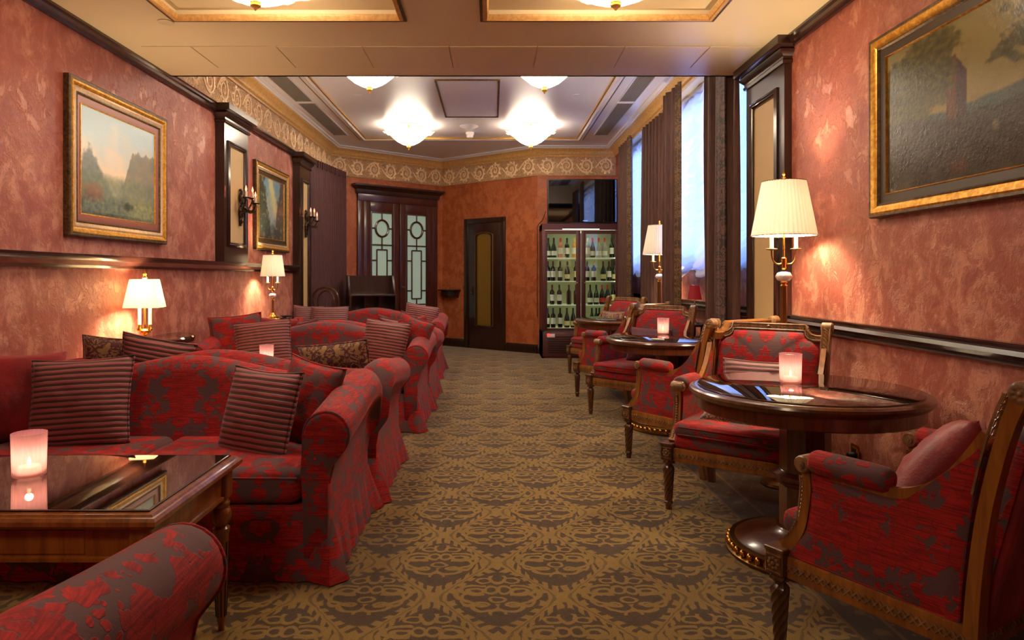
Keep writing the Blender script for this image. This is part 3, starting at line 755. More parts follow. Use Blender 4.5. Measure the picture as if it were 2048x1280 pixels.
# ================================================================ sofas
def sofa_proto():
    t = thing('sofa', (0, 0, 0), 'red damask sofa', 'sofa', 'red camelback sofas in pairs back to back')
    def zc(x): return .72+.115*math.exp(-(x/.45)**2)
    secs = []
    for i in range(41):
        x = -.84+1.68*i/40; h = zc(x); sec = []
        base = [(0.02, .05), (.0, .25), (.0, .45)]
        c = (.095, h-.085)
        arcp = [(c[0]-math.cos(a)*.095, c[1]+math.sin(a)*.085) for a in [R(q) for q in range(0, 181, 20)]]
        arcp[-1] = (.195, h-.10)
        sec = base+arcp+[(.225, .55), (.27, .42), (.29, .25), (.29, .05)]
        secs.append([(x, y, z) for y, z in sec])
    MB().loft(secs).build('backrest', M_DAMASK, t, 70)
    # piping along the crest edge
    MB().tube([(-.80+1.6*i/30, .012, zc(-.80+1.6*i/30)-.045) for i in range(31)], .006, 6).build('piping', M_DAMASK, t)
    for s in (-1, 1):
        secs = []
        def section(y, zt, k=1.0, infl=0.0):
            # outline in x,z of the rolled arm (right side), k shrinks it for the rounded ends
            cx, cz, r = .895, zt-.095, .098
            pts = [(.80, .05), (.795, .28), (.79, .42), (.797, zt-.16)]
            pts += [(cx-math.cos(a)*r, cz+math.sin(a)*r) for a in [R(q) for q in range(0, 226, 15)]]
            pts += [(.928, cz-.115), (.908, cz-.2), (.910, .3), (.905, .05)]
            mx, mz = .87, .40
            return [(s*(mx+(x-mx)*k), y, max(.05, mz+(z-mz)*(1-(1-k)*.35))) for x, z in pts]
        for y, zt, k in ((.0, .60, .86), (.02, .735, .97), (.10, .765, 1), (.25, .765, 1), (.42, .745, 1), (.58, .725, 1), (.72, .71, 1), (.82, .70, 1), (.865, .697, .985), (.885, .69, .94), (.892, .68, .88)):
            secs.append(section(y, zt, k))
        MB().loft(secs).build('armrest', M_DAMASK, t, 70)
        MB().tube(section(.878, .693, .97)[2:-2], .0055, 6, up=(0, 1, 0)).build('piping', M_DAMASK, t)
        f = [(x*s, z) for x, z in ((.80, .03), (.80, .28), (.80, .44), (.93, .44), (.93, .28), (.95, .03))]
    for s in (-1, 1):
        m = MB().box(.005, .79, .25, .885, .305, .455, .05, 4)
        v = []
        for x, y, z in m.v:
            if z > .40: z += .025*math.sin(PI*(x/.79))*math.sin(PI*min(1, max(0, (y-.25)/.64)))
            v.append((x*s, y, z))
        m.v = v; m.build('seat_cushion', M_DAMASK, t, 70)
        MB().tube([(s*.02, .882, .418), (s*.4, .886, .422), (s*.775, .882, .418)], .005, 6).build('cushion_piping', M_DAMASK, t)
    MB().box(-.80, .80, .05, .865, .06, .30, .02).build('seat_base', M_DAMASK, t, 40)
    # skirt with corner pleats
    hx, y0, y1 = .908, .0, .868
    def sk(u, v):
        per = [(-hx, y0), (hx, y0), (hx, y1), (-hx, y1)]; ls = [2*hx, y1-y0, 2*hx, y1-y0]; tot = sum(ls); d = u*tot; k = 0
        while k < 3 and d > ls[k]: d -= ls[k]; k += 1
        a, b = per[k], per[(k+1) % 4]; q = d/ls[k]; x = a[0]+(b[0]-a[0])*q; y = a[1]+(b[1]-a[1])*q
        n_ = ((0, -1), (1, 0), (0, 1), (-1, 0))[k]
        if y > .45 and abs(x) > .8 and k == 2: pass
        corner = math.exp(-(min(q, 1-q)*ls[k]/.06)**2)
        down = 1-v
        out = .002+down*(.036+.006*math.sin(d*40+k*2)+.004*math.sin(d*83)+.045*corner)
        return (x+n_[0]*out+(.03*corner*down if x > 0 else -.03*corner*down)*(abs(n_[1])), y+n_[1]*out+(.03*corner*down if y > .4 else -.03*corner*down)*abs(n_[0]), .006+.235*v)
    MB().grid(220, 5, sk, wrap=True).build('skirt', M_DAMASK, t, 60)
    return t
SX = -1.58
sofas = [  # y of the back, facing (0 = +y), label
    (3.69, PI, 'red damask sofa behind the square coffee table, facing the camera'),
    (3.79, 0, 'red damask sofa back to back with the nearest full sofa, holding a gold brocade pillow'),
    (6.37, PI, 'red damask sofa facing the camera beyond the small candle, in the middle of the row'),
    (6.47, 0, 'red damask sofa facing away, back to back with the middle camera-facing sofa'),
    (9.22, PI, 'farthest red damask sofa, in front of the dark desk'),
    (.655, 0, 'red damask sofa at bottom left corner with only its rolled arm in view')]
proto = sofa_proto()
for i, (y, rz, lb) in enumerate(sofas):
    if i == 0: o = proto; o.location = (SX, y, 0); o.rotation_euler.z = rz; o['label'] = lb
    else: o = again(proto, (SX+(.03 if i == 1 else 0)+(.07 if i in (2, 3) else 0)-(.01 if i == 5 else 0), y, 0), rz, lb)
# ---------------------------------------------------------------- pillows
def pillow_mesh(w_, h_, t_, mat, seed=0):
    m = MB(); n = 18
    def f(side):
        def g(u, v):
            a, b = 2*u-1, 2*v-1
            x = w_/2*a*(1-.07*(1-b*b)); z = h_/2*b*(1-.07*(1-a*a))
            th = t_/2*((1-a*a)*(1-b*b))**.42
            th *= 1+.10*mnoise.noise(Vector((a*1.5, b*1.5, seed)))
            cr = .010*mnoise.noise(Vector((a*4, b*4, seed+side)))*(1-a*a)*(1-b*b)
            return (x, side*(th+cr), z)
        return g
    m.grid(n, n, f(1)); m.grid(n, n, f(-1), flip=True)
    o = m.build('pillow_mesh', mat, None, 60)
    me = o.data; bpy.data.objects.remove(o)
    bm = bmesh.new(); bm.from_mesh(me); bmesh.ops.remove_doubles(bm, verts=bm.verts, dist=.0005); bmesh.ops.recalc_face_normals(bm, faces=bm.faces); bm.to_mesh(me); bm.free()
    return me
PM = {}
def pillow(kind, loc, size, yaw, tilt, roll, label, group='loose pillows on the seats'):
    mats = dict(stripe=M_STRIPE, pale=M_STRIPE2, red=M_DAMASK, redv=M_REDV, wine=M_WINE, rose=M_ROSE, gold=M_BROCADE)
    key = (kind, size)
    if key not in PM: PM[key] = pillow_mesh(size[0], size[1], size[2], mats[kind], len(PM))
    o = bpy.data.objects.new('pillow', PM[key]); col.objects.link(o)
    tag(o, label, 'pillow', group)
    o.matrix_world = T(*loc) @ RZ(R(yaw)) @ RX(R(tilt)) @ RY(R(roll))
    if kind in ('stripe', 'pale', 'red', 'gold'):
        w_, h_ = size[0]/2, size[1]/2
        pts = []
        for k in range(48):
            q = k/12; e = int(q); a = (q-e)*2-1
            pts.append([(a, -1), (1, a), (-a, 1), (-1, -a)][e])
        if ('edge', key) not in PM:
            PM[('edge', key)] = MB().tube([(w_*a*(1-.07*(1-b*b)), 0, h_*b*(1-.07*(1-a*a))) for a, b in pts], .005, 5, up=(0, 1, 0), closed=True).mesh('piping')
            PM[('edge', key)].materials.append(mats[kind])
        c = bpy.data.objects.new('piping', PM[('edge', key)]); col.objects.link(c); c.parent = o
    return o
S = (.48, .44, .15); S2_ = (.44, .44, .15); L_ = (.48, .30, .13)
# first sofa (faces camera, seat back plane near y 3.45)
pillow('stripe', (-1.98, 3.28, .64), S, 4, -14, -3, 'large mauve striped pillow left of centre on the nearest full sofa')
pillow('stripe', (-1.09, 3.18, .60), S2_, -28, -16, 1, 'mauve striped pillow leaning right of centre on the nearest full sofa', )
pillow('red', (-.90, 3.33, .625), (.43, .43, .15), -38, -12, 6, 'red damask pillow behind the striped one at the right arm of the nearest full sofa')
pillow('redv', (-2.33, 3.32, .66), S2_, 16, -12, 0, 'red pillow at the left frame edge on the nearest full sofa')
# second sofa (faces away)
pillow('gold', (-.95, 4.16, .705), L_, -14, 14, -7, 'gold brocade pillow with dark red scrolls on the second sofa')
pillow('stripe', (-1.30, 4.18, .61), L_, 6, 16, 0, 'mauve striped pillow beside the gold brocade one')
pillow('stripe', (-2.02, 4.10, .71), (.42, .36, .12), 10, 12, 12, 'dark striped pillow peeking over the sofa crest below the square shaded lamp')
pillow('gold', (-2.27, 4.12, .72), (.38, .34, .12), 14, 12, 6, 'small brocade pillow corner peeking over the crest beside the dark striped one')
# third sofa
pillow('red', (-2.22, 5.92, .70), S2_, 12, -12, -6, 'red damask pillow at the left arm of the middle camera-facing sofa')
pillow('stripe', (-1.96, 5.84, .655), S, 6, -14, -6, 'mauve striped pillow on the left of the middle camera-facing sofa')
pillow('stripe', (-.93, 5.86, .655), S2_, -20, -14, 5, 'mauve striped pillow on the right of the middle camera-facing sofa')
pillow('red', (-.72, 5.98, .69), (.43, .43, .15), -36, -12, 14, 'red damask pillow at the right arm of the middle camera-facing sofa')
# fourth sofa (faces away)
pillow('redv', (-2.16, 6.80, .66), (.44, .38, .13), 8, 14, 4, 'red velvet pillow peeking over the crest below the crystal table lamp')
pillow('wine', (-1.90, 6.84, .63), (.4, .36, .13), 8, 16, -12, 'dark red pillow peeking over the crest next to the red velvet one')
pillow('redv', (-.80, 6.80, .645), (.46, .38, .13), -18, 14, -14, 'red velvet pillow peeking over the crest near the aisle')
pillow('stripe', (-.98, 6.98, .65), (.42, .36, .12), -10, 18, 12, 'mauve striped pillow behind the red velvet one near the aisle')
# fifth sofa
pillow('pale', (-2.38, 8.80, .665), (.38, .42, .14), 20, -12, 4, 'mauve striped pillow farthest left on the farthest sofa')
pillow('pale', (-2.08, 8.70, .655), S, 4, -14, 0, 'wide mauve striped pillow on the left of the farthest sofa')
pillow('stripe', (-.93, 8.72, .675), S, -18, -14, 8, 'mauve striped pillow at the right arm of the farthest sofa')
# sofa at the bottom left corner
pillow('redv', (-1.07, 1.20, .60), (.42, .30, .14), -10, 68, 0, 'red velvet pillow lying on the bottom left sofa')

# ================================================================ armchairs
W_, D2_, ARM, BT = .345, .296, .657, .976
def chair_proto():
    t = thing('armchair', (0, 0, 0), 'armchair', 'armchair', 'carved wooden armchairs in red damask')
    # front legs with turned, spiral fluted shaft
    for s in (-1, 1):
        x, y = s*(W_-.012), D2_-.012
        prof = [(.016, 0), (.016, .012), (.018, .03), (.022, .032), (.022, .042), (.018, .046), (.020, .06), (.028, .205), (.030, .22), (.026, .228), (.018, .236), (.018, .244), (.030, .250), (.032, .26), (.028, .268)]
        m = MB().lathe(prof, 24, T(x, y, 0), .07, 8, 22)
        leg = m.build('leg', M_LEG, t, 40)
        MB().box(x-.033, x+.033, y-.033, y+.033, .268, .355, .004, 1).box(x-.036, x+.036, y-.036, y+.036, .345, .36, .003, 1).build('corner_block', M_CHAIRB, leg, 30)
        rs = MB()
        for M in (T(x, y+.033, .308) @ RX(-PI/2), T(x+s*.033, y, .308) @ RY(s*PI/2)):
            rs.lathe([(.0075, 0), (.0075, .006), (.003, .009)], 8, M)
            for k in range(8):
                a = k*PI/4
                rs.lathe([(.0065, 0), (.006, .004), (.002, .006)], 6, M @ T(.016*math.cos(a), .016*math.sin(a), 0))
            rs.tube([M @ Vector((px, py, .001)) for px, py in ((-.027, -.027), (.027, -.027), (.027, .027), (-.027, .027))], .003, 4, closed=True)
        rs.build('rosette', M_CARVE, leg, 50)
    # rear legs: raked square
    for s in (-1, 1):
        x = s*(W_-.03)
        MB().loft([[(x-a, y-a, z), (x+a, y-a, z), (x+a, y+a, z), (x-a, y+a, z)] for a, y, z in ((.018, -D2_-.045, 0), (.021, -D2_-.012, .16), (.025, -D2_+.01, .30))]).build('leg', M_CHAIRB, t, 30)
    # seat rails
    yb = -D2_+.01
    MB().box(-W_+.03, W_-.03, D2_-.032, D2_, .262, .335, .006).box(-W_+.005, -W_+.035, yb, D2_-.04, .262, .335, .006).box(W_-.035, W_-.005, yb, D2_-.04, .262, .335, .006).box(-W_+.03, W_-.03, yb-.01, yb+.02, .262, .335, .006).build('seat_frame', M_CHAIR, t, 30)
    cv = MB()
    def chain(p, q, nrm):
        p, q, nrm = Vector(p), Vector(q), Vector(nrm); n = int((q-p).length/.021); d = (q-p)/n
        for i in range(n):
            c0 = p+d*(i+.5)
            for sg in (-1, 1):
                a = c0-d*.48+Vector((0, 0, .012*sg)); b = c0+d*.48-Vector((0, 0, .012*sg))
                cv.tube([a+nrm*.001, (a+b)/2+nrm*.004, b+nrm*.001], .0032, 4)
    chain((-W_+.035, D2_, .30), (W_-.035, D2_, .30), (0, 1, 0))
    for s in (-1, 1): chain((s*(W_-.005), yb, .30), (s*(W_-.005), D2_-.045, .30), (s, 0, 0))
    chain((-W_+.04, yb-.01, .30), (W_-.04, yb-.01, .30), (0, -1, 0))
    tag(cv.build('carved_chain', M_CARVE, t, 50), kind='stuff')
    # seat
    MB().box(-W_+.04, W_-.04, -.24, D2_-.002, .33, .405, .025, 3).build('seat_upholstery', M_DAMASK, t, 60)
    m = MB().box(-W_+.042, W_-.042, -.23, D2_+.01, .395, .47, .03, 4)
    m.v = [(x, y, z+(.028*math.cos(x/W_*1.5)*math.cos(y/.3*1.3) if z > .43 else 0)) for x, y, z in m.v]
    m.build('seat_cushion', M_DAMASK, t, 70)
    pz = MB()
    for z in (.413, .452): pz.tube([(-W_+.05, -.2, z), (-W_+.043, .25, z), (-W_+.07, D2_+.008, z), (0, D2_+.012, z), (W_-.07, D2_+.008, z), (W_-.043, .25, z), (W_-.05, -.2, z)], .004, 5)
    pz.build('piping', M_DAMASK, t)
    # arms: outline of the side in y,z
    front = smooth_path([(.272, .358), (.245, .385), (.212, .44), (.196, .51), (.190, .58), (.196, .63)], 5)
    top = smooth_path([(-.03, .632), (-.10, .640), (-.17, .672), (-.23, .73), (-.272, .80), (-.30, .87)], 5)
    post = smooth_path([(-.287, .28), (-.297, .45), (-.315, .62), (-.338, .76), (-.368, .88), (-.395, .965)], 5)
    for s in (-1, 1):
        xs_ = s*(W_-.028)
        def P3(pts, dx=0): return [(xs_+dx, y, z) for y, z in [(p[0], p[1]) for p in pts]]
        f2 = [(p[0], p[1]) for p in smooth_path([(.272, .358, 0), (.245, .385, 0), (.212, .44, 0), (.196, .51, 0), (.190, .58, 0), (.196, .63, 0)], 5)]
        arm = MB().tube(P3(f2), [.030-.010*min(1, i/14) for i in range(len(f2))], 4, flat=(1, .85), up=(1, 0, 0)).build('arm_support', M_CHAIR, t, 50)
        # carved flutes on the front of the support
        cf_ = MB()
        for i in range(3, len(f2)-3, 1):
            y, z = f2[i]; y2, z2 = f2[i+1]; n_ = Vector((0, z2-z, -(y2-y))).normalized()
            a = Vector((xs_, y, z))+n_*.019
            cf_.lathe([(.007, -.002), (.006, .003), (.002, .006)], 6, T(*a) @ RX(-PI/2), squash=1)
            for q in (-.015, .015): cf_.tube([a+Vector((q, 0, -.006)), a+Vector((q, 0, .008))], .003, 4)
        tag(cf_.build('carved_drop', M_CARVE, arm, 50), kind='stuff')
        MB().lathe([(.024, -.032), (.028, -.026), (.028, .026), (.024, .032)], 14, T(xs_, .196, .650) @ RY(PI/2)).lathe([(.014, -.038), (.014, .038)], 10, T(xs_, .196, .650) @ RY(PI/2)).lathe([(.006, -.042), (.006, .042)], 8, T(xs_, .196, .650) @ RY(PI/2)).build('arm_scroll', M_CARVE, t, 40)
        secs = []
        for y, k in ((.175, .6), (.172, .85), (.16, 1), (.08, 1.04), (0, 1.03), (-.055, .98), (-.07, .8), (-.074, .5)):
            secs.append([(xs_+math.cos(a)*.042*k, y, .662+math.sin(a)*.038*k-.008*(.17-y)) for a in [R(22.5*i) for i in range(16)]])
        MB().loft(secs).build('arm_pad', M_DAMASK, t, 60)
        tp = [(p[0], p[1]) for p in smooth_path([(-.03, .628, 0), (-.10, .634, 0), (-.17, .664, 0), (-.23, .715, 0), (-.275, .775, 0), (-.318, .845, 0)], 5)]
        MB().tube([(xs_, .17, .625), (xs_, .05, .624)]+P3(tp), .022, 4, flat=(.95, .85), up=(1, 0, 0)).build('arm_rail', M_CHAIR, t, 50)
        ps = [(p[0], p[1]) for p in smooth_path([(-.282, .262, 0), (-.293, .45, 0), (-.312, .62, 0), (-.338, .76, 0), (-.368, .88, 0), (-.395, .955, 0)], 5)]
        pst = MB().tube(P3(ps), [.036-.004*math.sin(i/len(ps)*PI) for i in range(len(ps))], 4, flat=(.72, 1), up=(1, 0, 0)).build('back_post', M_CHAIR, t, 50)
        MB().lathe([(.022, -.03), (.030, -.024), (.030, .024), (.022, .03)], 14, T(xs_, -.397, .962) @ RY(PI/2)).build('post_scroll', M_CARVE, pst, 40)
        ro = MB()
        for k in range(8): ro.lathe([(.008, 0), (.007, .004), (.002, .006)], 6, T(xs_+s*.026, -.397, .962) @ RY(s*PI/2) @ T(.017*math.cos(k*PI/4), .017*math.sin(k*PI/4), 0))
        ro.lathe([(.008, 0), (.007, .006), (.002, .009)], 8, T(xs_+s*.026, -.397, .962) @ RY(s*PI/2))
        ro.build('post_rosette', M_CARVE, pst, 50)
        # carved front of the post
        cp = MB()
        for i in range(12, len(ps)-2):
            y, z = ps[i]; y2, z2 = ps[i+1]; n_ = Vector((0, (z2-z), -(y2-y))).normalized(); a = Vector((xs_, y, z))+n_*.034; b = Vector((xs_, y2, z2))+n_*.034
            mid = (a+b)/2
            cp.tube([a+Vector((-.020, 0, 0)), b+Vector((-.020, 0, 0))], .004, 4); cp.tube([a+Vector((.020, 0, 0)), b+Vector((.020, 0, 0))], .004, 4)
            cp.tube([a+Vector((-.010, 0, 0)), mid+n_*.003, b+Vector((.010, 0, 0))], .004, 4)
        tag(cp.build('post_carving', M_CARVE, pst, 50), kind='stuff')
        # upholstered side
        poly = [(-y, z) for y, z in ([(.262, .34)]+[(y-.022, z) for y, z in f2[4:]]+[(.10, .615), (-.04, .612)]+[(y, z-.018) for y, z in tp[3:-2]]+[(y+.03, z) for y, z in reversed(ps[1:17])]+[(-.255, .335)])]
        M = T(xs_, 0, 0) @ (RZ(-PI/2) if s < 0 else RZ(PI/2))
        if s < 0: q = [(y_, z) for y_, z in poly]
        else: q = [(-y_, z) for y_, z in poly][::-1]
        # local -y of the pad must face outward: for s<0 outward is -x, for s>0 +x
        m = MB().pad(q, .016, .006, M=M, back=.020, rnd=.008)
        m.build('side_panel', M_DAMASK, t, 60)
        MB().tube([M @ Vector((a*.985, -.012, b)) for a, b in q], .0045, 5, closed=True).build('side_piping', M_DAMASK, t)
    # back: crest rail, padding, rear panel; slanted plane
    xi = W_-.05
    outer = [(-xi-.02, .925), (-.262, .925)]+[(-.262+.055*math.sin(a), .925+.055*(1-math.cos(a))) for a in [R(30), R(60), R(90)]]+[(-.20, .985), (.20, .985)]+[(.262-.055*math.sin(a), .925+.055*(1-math.cos(a))) for a in [R(90), R(60), R(30)]]+[(.262, .925), (xi+.02, .925)]
    inner = [(xi+.02, .885), (.245, .885)]+[(.245-.045*math.sin(a), .885+.05*(1-math.cos(a))) for a in [R(30), R(60), R(90)]]+[(.18, .937), (-.18, .937)]+[(-.245+.045*math.sin(a), .885+.05*(1-math.cos(a))) for a in [R(90), R(60), R(30)]]+[(-.245, .885), (-xi-.02, .885)]
    SL = T(0, -.295, .42) @ RX(R(13)) @ T(0, 0, -.42)      # z up the slanted back
    Mb = SL @ RZ(PI)                                        # pad faces +y
    Z = .005
    MB().prism([(x, z+Z) for x, z in outer+inner], -.03, .018, M=SL).build('crest_rail', M_CHAIR, t, 40)
    cc = MB()
    for arr, dz, r in ((outer, -.008, .005), (inner[::-1], .008, .005)):
        cc.tube([SL @ Vector((x, .020, z+dz+Z)) for x, z in arr], r, 5)
    mid = [((a[0]+b[0])/2, (a[1]+b[1])/2) for a, b in zip(outer, inner[::-1])]
    dense = smooth_path([(x, z, 0) for x, z in mid], 5)
    for i in range(0, len(dense)-1):
        x, z, _ = dense[i]; x2, z2, _ = dense[i+1]; sg = 1 if i % 2 else -1
        cc.tube([SL @ Vector((x, .020, z+.006*sg+Z)), SL @ Vector((x2, .021, z2-.006*sg+Z))], .0038, 4)
    for i in range(21):
        x = -.19+.38*i/20; cc.tube([SL @ Vector((x-.006, .020, .955+Z)), SL @ Vector((x+.006, .020, .967+Z))], .0042, 4)
    cc.lathe([(.011, 0), (.009, .008), (.003, .012)], 10, SL @ T(0, .018, .967) @ RX(-PI/2))
    tag(cc.build('crest_carving', M_CARVE, t, 50), kind='stuff')
    bp = [(-.285, .42), (.285, .42)]+[(.285, .50+.07*i) for i in range(6)]+[(x, z+Z) for x, z in inner[1:-1]]+[(-.285, .85-.07*i) for i in range(6)]
    MB().pad(bp, .035, .03, M=Mb, back=.005, rnd=.03).build('backrest', M_DAMASK, t, 60)
    rp = [(-.275, .30), (.275, .30), (.275, .90), (-.275, .90)]
    MB().pad(rp, .028, .006, M=SL, back=-.0, rnd=.01).build('rear_panel', M_REDV, t, 60)
    return t
AC = chair_proto()
ch = [(1.384, 2.19, 31, 'armchair at bottom right seen from its side, holding a dusty rose satin pillow'),
      (1.385, 3.70, 143, 'armchair facing the camera beyond the nearest round table, with striped lumbar pillow'),
      (1.375, 4.66, 34, 'armchair turned away, back to back with the one behind the nearest round table'),
      (1.329, 6.17, 134, 'armchair facing the camera beyond the middle round table'),
      (1.32, 7.137, 44, 'armchair turned away from the camera in front of the farthest round table'),
      (1.42, 8.70, 124, 'farthest armchair, in front of the wine cabinet')]
for i, (x, y, a, lb) in enumerate(ch):
    if i == 0: AC.location = (x, y, 0); AC.rotation_euler.z = R(a); AC['label'] = lb
    else: again(AC, (x, y, 0), R(a), lb)
def on_chair(i, lx, ly, z, kind, size, yaw, tilt, roll, label):
    x, y, a, _ = ch[i]; c, s = math.cos(R(a)), math.sin(R(a))
    pillow(kind, (x+c*lx-s*ly, y+s*lx+c*ly, z), size, a+yaw, tilt, roll, label)
on_chair(0, -.03, -.05, .64, 'rose', (.42, .42, .17), 14, 34, 12, 'dusty rose satin pillow in the bottom right armchair')
on_chair(1, -.02, -.14, .655, 'pale', (.42, .25, .11), 0, 14, 0, 'pale mauve striped lumbar pillow behind the nearest round table')
on_chair(1, .02, -.02, .535, 'gold', (.40, .34, .11), 0, 68, 0, 'dark brocade pillow lying flat on the seat under the striped lumbar pillow')
on_chair(2, .04, -.14, .64, 'wine', (.38, .36, .14), -8, 16, 10, 'dark wine satin pillow in the armchair turned away beside the middle round table')
on_chair(3, -.02, -.12, .62, 'wine', (.42, .34, .14), 6, 22, 0, 'dark wine satin pillow in the armchair behind the middle round table')
on_chair(4, .02, -.14, .65, 'wine', (.40, .40, .14), -4, 14, 4, 'dark wine satin pillow standing in the armchair turned away by the farthest table')
on_chair(5, -.0, -.12, .64, 'gold', (.36, .34, .12), 6, 18, 0, 'gold brocade pillow in the farthest armchair')

# ================================================================ tables
def round_table(x, y, r, label, first=None):
    t = thing('round_table', (x, y, 0), label, 'table', 'round pedestal tables with glass tops')
    MB().lathe([(r-.045, .645), (r-.035, .652), (r-.035, .70), (r-.02, .705), (r-.012, .712), (r-.004, .72), (r, .728), (r-.004, .738), (r-.012, .742), (r-.018, .746), (r-.03, .747)], 72).build('tabletop', M_TABLE, t, 35)
    MB().lathe([(r-.045, .744), (r-.040, .746), (r-.040, .752), (r-.044, .754)], 72).build('glass_top', M_GTOP, t, 35)
    MB().lathe([(.107, .0), (.107, .645)], 8, T(0, 0, 0) @ RZ(PI/8)).build('column', M_TABLE, t, 20)
    MB().lathe([(.108, .31), (.118, .315), (.125, .33), (.146, .345), (.150, .355), (.146, .363), (.118, .372), (.108, .376)], 8, RZ(PI/8)).build('column_collar', M_TABLE, t, 20)
    MB().lathe([(.30, .045), (.30, .06), (.285, .07), (.24, .085), (.17, .105), (.13, .115), (.12, .125)], 48).build('base', M_TABLE, t, 35)
    MB().lathe([(.325, 0), (.34, .004), (.342, .016), (.33, .022), (.318, .026), (.318, .048), (.325, .05), (.322, .058), (.305, .060)], 56).build('gilt_base_ring', M_ABRASS, t, 35)
    b = MB(); n = 46
    for i in range(n):
        a = 2*PI*i/n; b.lathe([(.004, -.016), (.0135, -.008), (.0145, 0), (.0135, .008), (.004, .016)], 8, RZ(a) @ T(.325, 0, .036) @ RX(R(28)))
    tag(b.build('gilt_beading', M_BRASS, t, 60), kind='stuff')
round_table(1.41, 3.08, .505, 'nearest round table with reflective glass top and a lit candle')
round_table(1.47, 5.65, .53, 'middle round table with glass top between two armchairs')
round_table(1.50, 8.10, .52, 'farthest round table near the wine cabinet')
def coffee_table(x0, x1, y0, y1, label, zt=.612):
    cx, cy = (x0+x1)/2, (y0+y1)/2; hx, hy = (x1-x0)/2, (y1-y0)/2
    t = thing('coffee_table', (cx, cy, 0), label, 'table', 'low tables between facing sofas')
    rp = rectpath(-hx, hx, -hy, hy)
    MB().sweep(rp, [(.04, zt-.03), (.012, zt-.045), (.006, zt-.04), (0, zt-.034), (0, zt-.022), (.006, zt-.014), (.012, zt-.012), (.016, zt-.006), (.03, zt-.004), (.03, zt-.001), (.06, zt-.001), (.06, zt-.03)], True).build('top_moulding', M_CHERRY, t, 30)
    MB().sweep(rp, [(.03, zt-.003), (.03, zt+.0005), (.034, zt+.001), (.037, zt-.002)], True).build('dark_inlay', M_DARK, t, 30)
    MB().box(-hx+.035, hx-.035, -hy+.035, hy-.035, zt-.012, zt+.001, .002, 1).build('glass_top', M_GTOP, t, 30)
    MB().box(-hx+.04, hx-.04, -hy+.04, hy-.04, zt-.045, zt-.012).box(-hx+.05, hx-.05, -hy+.04, -hy+.06, zt-.14, zt-.03, .003).box(-hx+.05, hx-.05, hy-.06, hy-.04, zt-.14, zt-.03, .003).box(-hx+.04, -hx+.06, -hy+.05, hy-.05, zt-.14, zt-.03, .003).box(hx-.06, hx-.04, -hy+.05, hy-.05, zt-.14, zt-.03, .003).build('apron', M_CHERRY, t, 30)
    MB().sweep(rectpath(-hx+.038, hx-.038, -hy+.038, hy-.038), [(.004, zt-.145), (-.006, zt-.142), (-.006, zt-.132), (.004, zt-.128)], True).build('apron_bead', M_CHERRY, t, 30)
    for s in (-1, 1):
        d_ = MB().box(-hx*.62, hx*.62, s*(hy-.039)-.003, s*(hy-.039)+.003, zt-.122, zt-.055, .002, 1).build('drawer_front', M_CHERRY, t, 30)
    prof = [(.011, 0), (.011, .02), (.013, .03), (.015, .032), (.026, .335), (.030, .35), (.030, .362), (.026, .366), (.022, .37), (.024, .376), (.032, .385), (.036, .40), (.036, .415), (.030, .43), (.026, .435), (.030, .442), (.030, .452), (.026, .458), (.026, .47)]
    for sx in (-1, 1):
        for sy in (-1, 1):
            px, py = sx*(hx-.055), sy*(hy-.055)
            lg = MB().lathe([p for p in prof], 32, T(px, py, 0)).build('leg', M_CHERRY, t, 30)
            fl = MB()
            for k in range(8):
                a = k*PI/4+PI/8
                fl.tube([(px+math.cos(a)*.0165, py+math.sin(a)*.0165, .05), (px+math.cos(a)*.0255, py+math.sin(a)*.0255, .315)], .0028, 5)
            fl.build('fluting', M_DARK, lg, 40)
            MB().box(px-.03, px+.03, py-.03, py+.03, .468, zt-.02, .004, 1).build('leg_block', M_CHERRY, lg, 30)
coffee_table(-2.02, -.905, 1.83, 2.47, 'square wooden coffee table with glass top and fluted legs at lower left')
coffee_table(-2.02, -.95, 4.75, 5.32, 'coffee table hidden behind the second sofa, carrying a lit candle')
coffee_table(-2.02, -.95, 7.50, 8.05, 'coffee table between the fourth sofa and the farthest sofa')
def candle(x, y, z, label):
    t = thing('candle_holder', (x, y, z), label, 'candle', 'mauve ribbed glass candle holders')
    MB().lathe([(.040, 0), (.046, .003), (.0465, .02), (.0475, .07), (.0495, .138), (.0475, .1385), (.0455, .07), (.044, .02), (.038, .008)], 96, rib=.022, nrib=24).build('ribbed_glass', M_CUP, t, 60)
    MB().lathe([(.030, .009), (.034, .012), (.034, .028), (.030, .032)], 16).build('wax', M_WAX, t)
    MB().lathe([(.001, .031), (.006, .040), (.005, .048), (.001, .060)], 8).build('flame', M_FL, t)
    point_light('candle_glow', (0, 0, .066), .9, (1, .62, .42), .012, t)
M_FL = emit('flame', (255, 200, 130), 30)
candle(-1.48, 2.18, .614, 'lit candle in mauve ribbed glass on the square coffee table')
candle(-1.645, 4.97, .614, 'lit candle showing above the second sofa, in front of the middle sofa')
candle(1.384, 3.17, .755, 'lit candle in mauve ribbed glass on the nearest round table')
candle(1.47, 5.88, .755, 'lit candle in mauve ribbed glass on the middle round table')
